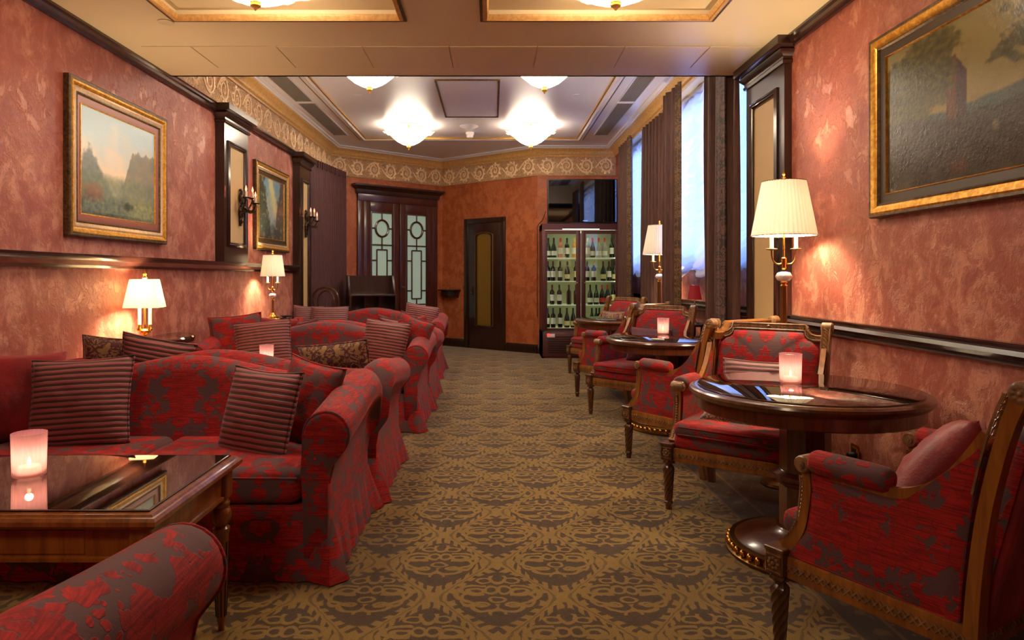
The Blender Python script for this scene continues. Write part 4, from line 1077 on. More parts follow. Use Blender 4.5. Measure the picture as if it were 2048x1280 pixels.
# half-round side tables against the left wall
def side_table(y, r, zt, label):
    t = thing('side_table', (XL+.028, y, 0), label, 'table', 'half-round side tables at the left wall')
    def half(rx, ry, z): return [(rx*math.cos(a), ry*math.sin(a), z) for a in [R(-90+7.5*i) for i in range(25)]]
    k = .66
    MB().loft([half(r*k-.02, r-.02, zt-.05), half(r*k-.004, r-.004, zt-.045), half(r*k, r, zt-.03), half(r*k, r, zt-.012), half(r*k-.01, r-.01, zt)]).build('tabletop', M_GTOP, t, 30)
    MB().loft([half(r*k-.05, r-.05, zt-.16), half(r*k-.045, r-.045, zt-.05)]).build('apron', M_TABLE, t, 30)
    for a in (-78, 0, 78):
        MB().lathe([(.012, 0), (.014, .03), (.022, .45), (.03, .50), (.022, .52), (.026, .56), (.026, zt-.16)], 14, T(.02+(r*k-.10)*math.cos(R(a)), (r-.07)*math.sin(R(a)), 0)).build('leg', M_TABLE, t, 40)
side_table(5.08, .46, .80, 'half-round side table under the bright square shaded lamp')
side_table(7.55, .42, .785, 'half-round side table under the crystal table lamp')
tag(MB().lathe([(.03, 0), (.05, .004), (.075, .016), (.07, .018), (.04, .009)], 24, T(-2.36, 7.82, .786)).build('dish', M_BLACK), 'small dark dish on the side table beside the crystal lamp', 'dish')
# ================================================================ lamps
def pleated(rb, rt, z0, z1, n=44, amp=.02, sq=False):
    m = MB(); N = n*4; K = 6
    def rad(a):
        if not sq: return 1
        return 1/max(abs(math.cos(a)), abs(math.sin(a)))**.85
    def f(inner):
        def g(u, v):
            a = 2*PI*u; r = (rb+(rt-rb)*v)*rad(a)*(1+(amp*math.cos(n*a) if not sq else 0))-inner*.003
            return (r*math.cos(a), r*math.sin(a), z0+(z1-z0)*v)
        return g
    m.grid(N, K, f(0), wrap=True); m.grid(N, K, f(1), wrap=True, flip=True)
    return m
def candelabra_lamp(name, loc, H, label, cat, base_h, sc=1.0, rz=0, rshade=(.183, .123), hshade=.325, floor=True):
    t = thing(name, loc, label, cat, None, rz)
    zb = H-hshade-.055           # bottom of the shade
    rb, rt = rshade
    sh = pleated(rb, rt, zb, zb+hshade).build('shade', M_SHADE, t, 60)
    MB().lathe([(rb+.001, zb-.002), (rb+.003, zb+.003), (rb, zb+.006), (rb-.003, zb+.003)], 44).sweep([(math.cos(a)*rt, math.sin(a)*rt) for a in [2*PI*i/40 for i in range(40)]], [(-.002, zb+hshade-.004), (-.002, zb+hshade+.002), (.003, zb+hshade+.002), (.003, zb+hshade-.004)], True).build('shade_rim', M_ABRASS, sh, 40) if False else MB().tube([(math.cos(a)*rt, math.sin(a)*rt, zb+hshade) for a in [2*PI*i/40 for i in range(40)]], .0025, 5, closed=True).tube([(math.cos(a)*rb, math.sin(a)*rb, zb) for a in [2*PI*i/40 for i in range(40)]], .0025, 5, closed=True).build('shade_rim', M_ABRASS, sh, 40)
    MB().lathe([(.006, H-.058), (.016, H-.052), (.010, H-.045), (.012, H-.03), (.005, H-.022), (.010, H-.012), (.006, H-.004), (.001, H)], 12).build('finial', M_BRASS, t)
    k = sc
    zc = zb-.16*k; ball = zc-.085*k
    MB().tube([(0, 0, zc), (0, 0, H-.05)], .006, 8).build('stem', M_BRASS, t)
    for s in (-1, 1):
        x = s*.07*k
        MB().tube(bez((0, 0, zc), (x*.6, 0, zc-.03*k), (x*1.05, 0, zc+.0), (x, 0, zc+.075*k), 8), .005, 8).build('arm', M_ABRASS, t)
        MB().lathe([(.006, 0), (.030, .004), (.034, .009), (.032, .011), (.010, .007)], 20, T(x, 0, zc+.072*k) @ Matrix.Scale(k, 4)).build('drip_pan', M_ABRASS, t)
        MB().lathe([(.008, .008), (.013, .016), (.011, .022), (.011, .10), (.006, .102)], 14, T(x, 0, zc+.072*k) @ Matrix.Scale(k, 4)).build('candle_tube', M_CANDLEW, t)
    MB().lathe([(.006, zc-.045*k), (.014*k, zc-.035*k), (.012*k, zc-.02*k), (.016*k, zc-.005*k), (.016*k, zc+.025*k), (.010*k, zc+.03*k)], 16).build('hub', M_BRASS, t)
    MB().lathe([(.012*k, ball-.030*k), (.034*k, ball-.024*k), (.048*k, ball), (.034*k, ball+.024*k), (.012*k, ball+.030*k)], 48, rib=.04, nrib=16).build('crystal_ball', M_CRYSTAL, t, 60)
    MB().lathe([(.016*k, ball-.062*k), (.022*k, ball-.055*k), (.012*k, ball-.045*k), (.020*k, ball-.036*k), (.014*k, ball-.028*k)], 16).build('collar', M_BRASS, t)
    if floor:
        MB().lathe([(.018, .06), (.018, ball-.06)], 12, rib=.06, nrib=6).build('pole', M_ABRASS, t)
        MB().lathe([(.125, 0), (.13, .006), (.12, .02), (.08, .028), (.05, .04), (.03, .06), (.02, .075)], 32).build('base', M_ABRASS, t)
    else:
        MB().lathe([(.013, .06), (.013, ball-.06*k)], 12).build('pole', M_ABRASS, t)
        MB().lathe([(.085, 0), (.09, .006), (.086, .014), (.055, .024), (.035, .036), (.022, .056), (.014, .07)], 28).build('base', M_BRASS, t)
    point_light('bulb', (0, 0, zb+hshade*.45), BULB, (1, .78, .5), .06, t)
    return t
candelabra_lamp('floor_lamp', (1.75, 4.10, 0), 1.875, 'tall floor lamp with pleated white shade in front of the pilaster', 'lamp', 0, 1.0, R(-8))
candelabra_lamp('floor_lamp', (1.86, 7.60, 0), 1.875, 'farther floor lamp with white shade, partly hidden by a brown curtain', 'lamp', 0, 1.0, R(-8))
candelabra_lamp('table_lamp', (-2.40, 7.45, .785), .755, 'brass table lamp with crystal ball and round pleated shade', 'lamp', 0, .85, R(-10), (.128, .098), .235, False)
# square-shaded brass lamp
t = thing('table_lamp', (-2.42, 4.75, .80), 'bright brass table lamp with smooth white square shade', 'lamp')
MB().lathe([(.07, 0), (.075, .006), (.072, .014), (.05, .018), (.03, .022), (.012, .028), (.010, .045)], 28).build('base', M_BRASS, t)
MB().lathe([(.010, .04), (.016, .05), (.034, .06), (.040, .075), (.030, .085), (.008, .09)], 20).tube([(0, 0, .08), (0, 0, .50)], .005, 8).build('stem', M_BRASS, t)
for s in (-1, 1):
    MB().lathe([(.014, .075), (.020, .085), (.014, .10), (.012, .115)], 14, T(s*.034, 0, 0)).build('candle_cup', M_BRASS, t)
    MB().lathe([(.011, .115), (.011, .31), (.006, .312)], 12, T(s*.034, 0, 0)).build('candle_tube', M_CANDLEW, t)
a = pleated(.118, .082, .235, .43, 24, 0, True); a.build('shade', M_SHADEW, t, 40)
t.rotation_euler.z = R(12)
MB().lathe([(.008, .43), (.020, .44), (.010, .455), (.016, .468), (.004, .48), (.001, .50)], 12).build('finial', M_BRASS, t)
point_light('bulb', (0, 0, .33), BULB*1.2, (1, .76, .45), .06, t)
# little red lamp on a narrow console by the window
t = thing('console_table', (2.02, 6.70, 0), 'narrow dark console under the nearer window', 'table')
MB().box(-.11, .11, -.17, .17, .765, .79, .006).build('tabletop', M_DARK, t, 30)
for sx in (-1, 1):
    for sy in (-1, 1): MB().box(sx*.085-.015, sx*.085+.015, sy*.145-.015, sy*.145+.015, 0, .765).build('leg', M_DARK, t, 0)
t = thing('table_lamp', (1.985, 6.70, .79), 'tiny dark red pleated lamp by the window', 'lamp')
MB().lathe([(.05, 0), (.052, .006), (.02, .014), (.01, .03), (.006, .10), (.010, .15), (.006, .20), (.005, .24)], 16).build('stem', M_CHROME, t)
pleated(.066, .042, .235, .375, 18, .03).build('shade', M_REDSH, t, 60)
MB().tube([(math.cos(a)*.043, math.sin(a)*.043, .375) for a in [2*PI*i/24 for i in range(24)]], .002, 5, closed=True).tube([(math.cos(a)*.067, math.sin(a)*.067, .235) for a in [2*PI*i/24 for i in range(24)]], .002, 5, closed=True).build('shade_rim', M_CHROME, t)
# ceiling bowls
def bowl_proto():
    t = thing('ceiling_light', (0, 0, 0), 'lit bowl', 'ceiling light', 'scalloped glass bowls on the ceiling')
    prof = [(.03, -.285), (.08, -.272), (.15, -.235), (.21, -.185), (.25, -.145), (.29, -.115), (.315, -.105)]
    MB().lathe(prof, 72, rib=.018, nrib=12).build('glass_bowl', M_BOWL, t, 60)
    lv = MB()
    for k in range(14):
        M = RZ(2*PI*k/14) @ T(.30, 0, -.108)
        lv.add([(0, -.055, 0), (.03, -.045, .004), (.062, 0, .016), (.03, .045, .004), (0, .055, 0), (.03, 0, -.012)], [(0, 1, 5), (1, 2, 5), (2, 3, 5), (3, 4, 5), (4, 0, 5), (0, 4, 3, 2, 1)], M)
    lv.build('leaf_rim', M_BOWLRIM, t, 60)
    MB().lathe([(.16, -.02), (.17, -.012), (.17, 0)], 32).lathe([(.012, -.12), (.012, -.02)], 8).build('ceiling_plate', M_BRASS, t)
    MB().lathe([(.001, -.352), (.008, -.342), (.012, -.33), (.028, -.315), (.030, -.302), (.018, -.292), (.030, -.284)], 16).build('finial', M_FINIAL, t)
    return t
bw = bowl_proto()
bowls = [(-1.25, 3.6, HC+.05, 'left ceiling bowl in the near gilt-framed recess'), (.65, 3.6, HC+.05, 'right ceiling bowl in the near gilt-framed recess'),
         (-1.25, .0, HC+.05, 'unseen ceiling bowl above the camera, added for front light'),  # out of view, added to light the seats nearest the camera
         (-1.18, 6.55, HF, 'left of the two far-ceiling bowls cut by the bulkhead'), (.50, 6.55, HF, 'right of the two far-ceiling bowls cut by the bulkhead'),
         (-1.16, 9.45, HF, 'left of the two farthest ceiling bowls'), (.53, 9.45, HF, 'right of the two farthest ceiling bowls')]
for i, (x, y, z, lb) in enumerate(bowls):
    if i == 0: bw.location = (x, y, z); bw['label'] = lb
    else: o = again(bw, (x, y, z), .1*i, lb)
    if z < 3: (bw if i == 0 else o).scale = (1, 1, .68)
    elif i > 0: o.scale = (1, 1, 1)
tag(MB().lathe([(.01, -.05), (.05, -.035), (.10, -.015), (.13, -.004), (.13, 0)], 32, T(-.33, 9.55, HF)).build('speaker', M_WHITE), 'shallow white ceiling cone between the farthest bowls', 'speaker')
t = thing('smoke_detector', (-.33, 9.95, HF), 'round smoke detector hanging from the far ceiling', 'detector')
MB().lathe([(.03, -.085), (.045, -.075), (.05, -.05), (.05, -.04)], 24).build('sensor_head', M_WHITE, t)
MB().lathe([(.055, -.04), (.06, -.03), (.06, 0)], 24).build('base', M_WHITE, t)
tag(MB().lathe([(.045, -.006), (.048, -.004), (.048, 0)], 32, T(-2.04, 4.26, HC)).build('ceiling_disc', M_CEILP), 'small round cover on the near ceiling at upper left', 'cover')
for x, y in ((-1.56, 7.9), (.98, 7.9)):
    tag(MB().lathe([(.045, -.005), (.05, -.003), (.05, 0)], 32, T(x, y, HF)).build('ceiling_disc', M_CEILF), 'small round cover on the %s of the far ceiling' % ('left' if x < 0 else 'window side'), 'cover')
# ================================================================ sconces
def sconce(x, y, z, label):
    t = thing('wall_sconce', (x, y, z), label, 'sconce', 'bronze three-arm sconces on the pilasters', PI/2)
    # local -y into the room
    m = MB().tube(smooth_path([(0, -.008, .10), (.012, -.02, .06), (-.008, -.02, .01), (.010, -.028, -.05), (-.006, -.02, -.12), (.004, -.014, -.19), (0, -.01, -.27)], 4), [.012+.014*math.sin(i/24*PI) for i in range(25)], 7)
    for k in range(12):
        zz = .07-.027*k; s = 1 if k % 2 else -1
        m.tube([(0, -.02, zz), (s*.022, -.026, zz+.006), (s*.030, -.016, zz-.014)], [.012, .009, .003], 5)
    m.build('backplate', M_BRONZE, t, 50)
    for k, (ax, ay, az) in enumerate(((-.09, -.10, .0), (0, -.16, -.05), (.09, -.10, .01))):
        a = MB().tube(smooth_path([(0, -.03, -.06), (ax*.5, ay*.5, -.11), (ax*.95, ay*.8, az-.07), (ax, ay, az-.01)], 5), [.012, .012, .011, .011, .010, .010, .011, .013, .012, .010, .010, .009, .009, .009, .009, .009], 7)
        a.tube(smooth_path([(ax*.5, ay*.5, -.11), (ax*.8, ay*.9, -.135), (ax*.95, ay*1.05, -.11)], 4), [.008]*8+[.003], 5)
        a.build('arm', M_BRONZE, t, 50)
        MB().lathe([(.006, -.012), (.016, -.006), (.036, .0), (.040, .008), (.034, .006), (.012, .004)], 16, T(ax, ay, az), .12, 5).build('drip_pan', M_BRONZE, t, 50)
        MB().lathe([(.0125, .004), (.0125, .066), (.008, .068)], 12, T(ax, ay, az)).build('candle_tube', M_IVORY, t)
        MB().lathe([(.004, .066), (.0105, .082), (.008, .098), (.001, .124)], 10, T(ax, ay, az)).build('bulb', M_FLAME, t)
    return t
sconce(XL+.085, 6.78, 2.02, 'bronze sconce with red bulbs on the pilaster between the left paintings')
sconce(XL+.09, 9.14, 2.04, 'farther bronze sconce with red bulbs beside the aubergine curtain')
# ================================================================ paintings
def fb(u, v, s, seed, oct=4):
    a = 0; amp = .5; f = s
    for _ in range(oct): a += amp*mnoise.noise(Vector((u*f, v*f, seed))); amp *= .5; f *= 2.1
    return a
def mixc(a, b, t): t = max(0, min(1, t)); return tuple(a[i]+(b[i]-a[i])*t for i in range(3))
def sst(a, b, x): t = max(0, min(1, (x-a)/(b-a))); return t*t*(3-2*t)
def art_lake(u, v):       # u right 0..1, v up 0..1
    c = mixc((196, 180, 160), (150, 176, 188), sst(.45, .85, v+fb(u, v, 3, 1)*.25))
    c = mixc(c, (206, 188, 168), .35*sst(.25, .0, abs(u-.42)+abs(v-.6)*.6+fb(u, v, 5, 2)*.2))
    n = fb(u, v, 7, 5)
    hill = .36+.36*sst(.52, .70, u)+.14*fb(u, 0, 9, 3)+.04*fb(u, v, 26, 4)
    c = mixc(c, mixc((104, 112, 110), (138, 124, 104), .5+n), sst(hill+.015, hill-.02, v)*sst(.42, .56, u+fb(u, v, 14, 7)*.08))
    tr = .62-.8*abs(u-.10)*1.6+.10*fb(u, v, 16, 8)+.10*fb(u, v, 5, 9)
    c = mixc(c, mixc((70, 86, 92), (110, 116, 108), .5+fb(u, v, 22, 10)), sst(tr+.04, tr-.04, v)*.9)
    far = .40+.07*fb(u, v, 8, 11)
    c = mixc(c, mixc((84, 100, 96), (120, 124, 100), .5+fb(u, v, 18, 12)), sst(far+.05, far-.05, v)*.8)
    low = .20+.08*fb(u, 0, 4, 13)
    c = mixc(c, mixc((66, 78, 82), (126, 128, 92), .45+fb(u, v, 24, 14)+.5*sst(.5, .8, u)-.2), sst(low+.05, low-.05, v)*.85)
    c = mixc(c, (44, 52, 46), .75*sst(.09, .03, math.hypot((u-.60), (v-.13)*1.5)+fb(u, v, 20, 15)*.05))
    c = mixc(c, (122, 74, 60), .5*sst(.18, .05, math.hypot((u-.15), (v-.22)*1.4)+fb(u, v, 22, 16)*.12))
    return c
def art_gorge(u, v):
    c = mixc((120, 130, 124), (92, 122, 134), sst(.5, .95, v+fb(u, v, 4, 1)*.2))
    c = mixc(c, (176, 164, 110), .8*sst(.16, .02, abs(u-.62+.35*(v-.5))+fb(u, v, 8, 2)*.1)*sst(.30, .5, v))
    c = mixc(c, (56, 62, 52), sst(.05, -.05, u-.34-.12*fb(u, v, 6, 3)*2+.25*(v-.5)))
    c = mixc(c, (74, 66, 58), sst(-.05, .06, u-.66-.3*(v-.35)+.12*fb(u, v, 7, 4)))
    c = mixc(c, (52, 58, 54), .7*sst(.30, .12, v+fb(u, v, 6, 5)*.15))
    c = mixc(c, (150, 140, 100), .4*sst(.12, .3, fb(u, v, 12, 6)))
    return mixc(c, (60, 40, 34), .4*sst(.2, 0, v))
def art_tower(u, v):
    c = mixc((150, 128, 66), (132, 122, 78), sst(.4, 1, v+fb(u, v, 3, 1)*.3))
    c = mixc(c, (120, 104, 60), .5*sst(.0, .4, fb(u, v, 6, 20)))
    hz = .45+.04*fb(u, 0, 6, 2)+.10*sst(.6, 1, u)
    c = mixc(c, mixc((66, 88, 86), (84, 84, 62), .5+fb(u, v, 8, 3)), sst(hz+.015, hz-.01, v))
    # brick tower
    tw = (.36 < u < .47 and v < .66)
    gx = (u-.40)/.06
    if .36 < u < .47 and v < .66+.13*(1-abs(gx-.1)) : c = mixc((104, 58, 38), (70, 42, 34), sst(.41, .42, u))
    for (cx, cy, rr) in ((.10, .72, .17), (.22, .83, .16), (.30, .70, .15), (.17, .58, .16), (.33, .86, .12), (.05, .55, .14)):
        d = math.hypot(u-cx, (v-cy)*.75)+fb(u, v, 13, cx*9)*.16
        c = mixc(c, mixc((58, 56, 28), (110, 98, 50), .4+fb(u, v, 30, 5)), sst(rr, rr-.05, d)*.9)
    for (cx, cy, rr) in ((.78, .86, .12), (.88, .92, .14), (.70, .70, .08), (.95, .80, .12), (.84, .74, .09), (.62, .66, .05)):
        d = math.hypot(u-cx, (v-cy)*.75)+fb(u, v, 16, cx*7)*.15
        c = mixc(c, mixc((52, 54, 30), (100, 92, 52), .4+fb(u, v, 34, 6)), sst(rr, rr-.04, d)*.85)
    tx = .865-.03*(v-.4)+.035*math.sin(v*9)
    c = mixc(c, (52, 40, 26), sst(.014, .006, abs(u-tx))*(1 if .15 < v < .82 else 0))
    bl = .40+.05*fb(u, 0, 5, 8)+.10*sst(.4, .1, u)
    c = mixc(c, mixc((52, 42, 32), (78, 66, 50), .5+fb(u, v, 12, 9)), sst(bl+.03, bl-.05, v)*.96)
    c = mixc(c, (124, 112, 76), .7*sst(.025, .008, math.hypot(u-.60, (v-.27)*.5)))
    c = mixc(c, (112, 60, 40), .45*sst(.07, .02, math.hypot(u-.42, v-.08)+fb(u, v, 22, 9)*.06))
    return c
def painting(name, M, w_, h_, fn, label, bands, nx=150, gloss=.22, bright=1.0):
    t = bpy.data.objects.new('painting', None); col.objects.link(t); t.matrix_world = M
    tag(t, label, 'painting')
    # bands: (width, depth profile, material) from outside in
    off = 0; RXM = RX(PI/2)
    for nm, wd, prof, mat in bands:
        o = MB().sweep(rectpath(-w_/2, w_/2, 0, h_), [(off+a*wd, b*.68) for a, b in prof], True, M=RXM).build(nm, mat, t, 30); off += wd
    x0, x1, z0, z1 = -w_/2+off, w_/2-off, off, h_-off
    ny = int(nx*(z1-z0)/(x1-x0))
    me = bpy.data.meshes.new('canvas')
    vs_ = [(x0+(x1-x0)*i/nx, -.011, z0+(z1-z0)*j/ny) for j in range(ny+1) for i in range(nx+1)]
    fs_ = [(j*(nx+1)+i, j*(nx+1)+i+1, (j+1)*(nx+1)+i+1, (j+1)*(nx+1)+i) for j in range(ny) for i in range(nx)]
    me.from_pydata(vs_, [], fs_)
    ca = me.color_attributes.new('paint', 'FLOAT_COLOR', 'POINT'); buf = []
    for j in range(ny+1):
        for i in range(nx+1): buf += lin(tuple(max(0, min(250, q*bright)) for q in fn(i/nx, j/ny)))
    ca.data.foreach_set('color', buf)
    a = Mat(name, rough=gloss); at = a.t.nodes.new('ShaderNodeAttribute'); at.attribute_name = 'paint'
    a.set('Base Color', at.outputs['Color']); a.bump(a.noise(a.coords(), 60, 4, .6), .002, .5)
    me.materials.append(a.m)
    o = bpy.data.objects.new('canvas', me); col.objects.link(o); o.parent = t
    MB().box(x0-.01, x1+.01, -.009, -.002, z0-.01, z1+.01).build('backing', M_DARK, t, 0)
    return t
def frame_bands(k, liner, inner):
    return [('frame_edge', .022*k, [(0, 0), (0, .05), (.3, .062), (1, .058), (1, 0)], M_FRAMED),
            ('gilt_moulding', .032*k, [(0, 0), (0, .056), (.15, .066), (.5, .062), (.8, .048), (1, .044), (1, 0)], M_FRAMEG),
            ('pale_moulding', .032*k, [(0, 0), (0, .044), (.4, .05), (1, .040), (1, 0)], M_FRAMEC),
            ('dark_moulding', .016*k, [(0, 0), (0, .042), (.5, .046), (1, .032), (1, 0)], M_FRAMED),
            ('liner', .042*k, [(0, 0), (0, .030), (1, .022), (1, 0)], liner),
            ('inner_bead', .008*k, [(0, 0), (0, .026), (.5, .030), (1, .018), (1, 0)], inner)]
M_LINERP = Mat('rosewood_liner', (158, 96, 84), .3, .1).m
M_LINERD = Mat('olive_brown_liner', (70, 54, 36), .35, .2).m
tilt = 0
pl = lambda y, z: T(XL+.002, y, z) @ RZ(PI/2)
painting('lake_canvas', pl(4.75, 1.50), 1.24, .985, art_lake, 'large gilt-framed misty landscape on the left wall, the nearer one', frame_bands(1, M_LINERP, M_FRAMEG), bright=1.22)
painting('gorge_canvas', pl(8.0, 1.545), 1.20, .98, art_gorge, 'smaller looking gilt-framed gorge painting on the left wall above the crystal lamp', frame_bands(.95, M_FRAMED, M_FRAMEG), 110, bright=1.3)
painting('tower_canvas', T(XR-.002, 2.82, 1.55) @ RZ(-PI/2), 1.46, .92, art_tower, 'large gilt-framed landscape with a brick tower on the right wall', [
    ('frame_edge', .018, [(0, 0), (0, .05), (.3, .064), (1, .06), (1, 0)], M_FRAMED),
    ('gilt_moulding', .040, [(0, 0), (0, .060), (.2, .068), (.6, .060), (1, .046), (1, 0)], M_FRAMEG),
    ('dark_moulding', .014, [(0, 0), (0, .044), (.5, .048), (1, .034), (1, 0)], M_FRAMED),
    ('liner', .040, [(0, 0), (0, .032), (1, .024), (1, 0)], M_LINERD), ('inner_bead', .008, [(0, 0), (0, .028), (.5, .032), (1, .018), (1, 0)], M_FRAMEG)], 170)
# ================================================================ wine cabinet and television
t = thing('wine_cabinet', (1.348, 10.72, 0), 'maroon refrigerated wine cabinet with two lit glass doors', 'cabinet')
hx = .592; y0, y1 = -.31, .30          # front at world y 10.41
MB().box(-hx, -hx+.03, y0+.03, y1, 0, 2.06).box(hx-.03, hx, y0+.03, y1, 0, 2.06).box(-hx, hx, y0+.03, y1, 1.96, 2.06).box(-hx, hx, y0+.03, y1, 0, .41).build('housing', M_CAB, t, 0)
MB().box(-hx+.03, hx-.03, y1-.02, y1, .41, 1.96).build('lining', M_CABIN, t, 0)
MB().sweep([(-hx, y0+.03), (-hx, y0-.005), (hx, y0-.005), (hx, y0+.03)], [(0, 1.96), (0, 2.055), (.015, 2.06), (.015, 1.96)]).box(-hx+.01, hx-.01, y0-.004, y0+.04, 1.96, 2.055, .004).build('header', M_CAB, t, 30)
MB().box(-.28, .28, y0-.006, y0-.003, 1.968, 1.976).build('header_light', M_CABLAMP, t, 0)
MB().box(-hx+.05, hx-.05, y0+.08, y0+.12, 1.92, 1.95).build('light_strip', M_CABLAMP, t, 0)
for x in (-hx+.045, -.02, hx-.055): MB().box(x, x+.012, y0+.045, y0+.055, .5, 1.88).build('added_side_light', M_CABLAMP, t, 0)  # unseen upright strips added to brighten the bottle labels
zs = [.455, .815, 1.18, 1.54]
for z in zs:
    sh = MB().box(-hx+.032, hx-.032, y0+.06, y1-.02, z-.014, z, .003).build('shelf', M_SHELFG, t, 30)
for z in (.66, 1.02, 1.40, 1.78):
    MB().tube([(-hx+.03, y1-.03, z), (hx-.03, y1-.03, z)], .005, 6).build('rear_rod', M_CABIN, t)
for s in (-1, 1):
    x0, x1 = (-hx+.004, -.003) if s < 0 else (.003, hx-.004)
    g0, g1 = (x0+.075, x1-.07) if s < 0 else (x0+.07, x1-.06)
    d_ = MB().box(x0, g0, y0, y0+.028, .42, 1.955, .004).box(g1, x1, y0, y0+.028, .42, 1.955, .004).box(g0, g1, y0, y0+.028, .42, .46).box(g0, g1, y0, y0+.028, 1.90, 1.955).build('door', M_CAB, t, 30)
    MB().box(g0, g1, y0+.010, y0+.014, .46, 1.90).build('door_glass', M_PANE, d_, 0)
    MB().tube([(s*.022, y0, 1.16), (s*.022, y0-.03, 1.165), (s*.022, y0-.03, 1.265), (s*.022, y0, 1.27)], .007, 8).build('handle', M_CHROME, d_)
    MB().lathe([(.008, 0), (.008, .006)], 12, T(s*.06, y0, 1.155) @ RX(PI/2)).build('lock', M_CHROME, d_)
gr = MB().box(-hx+.01, hx-.01, y0+.005, y0+.03, .03, .405, .004).build('grille', M_CAB, t, 30)
for i in range(8): 
    q = MB().box(-hx+.09, hx-.09, y0, y0+.006, .085+.034*i, .097+.034*i).build('vent_slot', M_BLACK, gr, 0) if i == 0 else same(q, (0, 0, .034*i))
MB().box(-hx+.075, -hx+.195, y0-.001, y0+.004, .32, .375, .002).build('display', M_WHITE, t, 30)
MB().box(-hx+.08, -hx+.125, y0-.003, y0, .345, .372).build('red_readout', emit('red_readout', (255, 30, 30), 3), t, 0)
# bottles
M_LBLW = Mat('white_bottle_label', (214, 210, 196), .6).m; M_LBLY = Mat('cream_bottle_label', (206, 196, 140), .6).m; M_LBLR = Mat('red_bottle_label', (190, 50, 40), .6).m
GL = dict(g=Mat('dark_green_bottle', (18, 34, 20), .08).m, k=Mat('black_bottle', (14, 12, 18), .08).m, p=Mat('rose_bottle', (210, 130, 90), .08, transmission_weight=.3).m,
          o=Mat('amber_bottle', (222, 160, 70), .08, transmission_weight=.3).m, c=Mat('clear_bottle', (190, 190, 180), .08, transmission_weight=.5).m)
CP = dict(r=Mat('red_capsule', (190, 30, 30), .35).m, k=Mat('black_capsule', (20, 16, 18), .4).m, m=Mat('maroon_capsule', (96, 22, 26), .4).m, y=Mat('gold_capsule', (206, 166, 70), .35, .3).m, w=Mat('ivory_capsule', (226, 206, 170), .4).m, v=Mat('violet_capsule', (50, 34, 84), .4).m)
LB = dict(w=M_LBLW, y=M_LBLY, r=M_LBLR)
BS = dict(b=[(.030, 0), (.036, .004), (.037, .02), (.037, .185), (.033, .205), (.016, .228), (.0135, .24), (.0135, .295), (.0150, .297), (.0150, .305), (.012, .306)],
          s=[(.034, 0), (.040, .004), (.042, .02), (.042, .12), (.038, .16), (.024, .205), (.015, .235), (.0135, .25), (.0135, .295), (.0150, .297), (.0150, .305), (.012, .306)])
BM = {}
for k_, pr in BS.items():
    BM[k_] = MB().lathe(pr, 16).mesh('bottle')
    BM[k_+'c'] = MB().lathe([(.0145, .245), (.0145, .294), (.016, .297), (.016, .306), (.012, .3075)], 12).mesh('capsule')
def lblmesh(r, z0, z1):
    m = MB(); n = 12
    m.grid(n, 1, lambda u, v: (r*math.sin(-1.35+2.7*u), -r*math.cos(-1.35+2.7*u), z0+(z1-z0)*v)); return m.mesh('bottle_label')
BM['bl'] = lblmesh(.0376, .06, .155); BM['sl'] = lblmesh(.0426, .035, .105)
rowsB = {  # shelf: list of (zoomed px, shape, glass, capsule, label)
    3: [(75, 's', 'g', 'k', 'w'), (124, 's', 'g', 'k', 'w'), (186, 'b', 'p', 'r', 'w'), (247, 'b', 'g', 'k', 'w'), (314, 'b', 'o', 'y', 'w'), (432, 'b', 'c', 'w', 'w'), (480, 's', 'g', 'r', 'w'), (533, 's', 'c', 'r', 'w'), (588, 's', 'c', 'r', 'w'), (654, 'b', 'g', 'k', 'w')],
    2: [(72, 'b', 'k', 'm', 'w'), (117, 'b', 'k', 'm', 'w'), (184, 'b', 'k', 'k', 'w'), (248, 's', 'k', 'k', 'y'), (325, 'b', 'g', 'm', 'y'), (430, 'b', 'k', 'k', 'w'), (488, 'b', 'k', 'y', 'w'), (575, 's', 'k', 'm', 'y'), (628, 'b', 'g', 'm', 'w'), (678, 's', 'g', 'k', 'y')],
    1: [(110, 'b', 'k', 'm', 'w'), (176, 'b', 'k', 'v', 'w'), (262, 'b', 'k', 'm', None), (326, 'b', 'k', 'm', None), (456, 's', 'g', 'k', 'w'), (512, 's', 'g', 'k', 'w'), (567, 's', 'k', 'r', 'r'), (617, 's', 'k', 'r', 'r'), (668, 'b', 'k', 'k', 'y')],
    0: [(68, 'b', 'k', 'v', 'w'), (119, 'b', 'k', 'v', 'w'), (184, 'b', 'k', 'k', 'w'), (246, 's', 'k', 'm', 'y'), (302, 's', 'k', 'k', 'y'), (470, 's', 'k', 'k', 'w'), (512, 's', 'g', 'k', 'w'), (542, 'b', 'k', 'k', 'w'), (610, 's', 'k', 'm', 'y')]}
GN = dict(g='green glass', k='dark glass', p='rose', o='amber', c='clear glass'); CNm = dict(r='red', k='black', m='maroon', y='gold', w='ivory', v='violet'); LN = dict(w='white label', y='cream label', r='red label')
SHN = {3: 'top', 2: 'second', 1: 'third', 0: 'lowest'}; seen = {}
ORD = ['first', 'second', 'third', 'fourth', 'fifth', 'sixth', 'seventh', 'eighth', 'ninth', 'tenth']
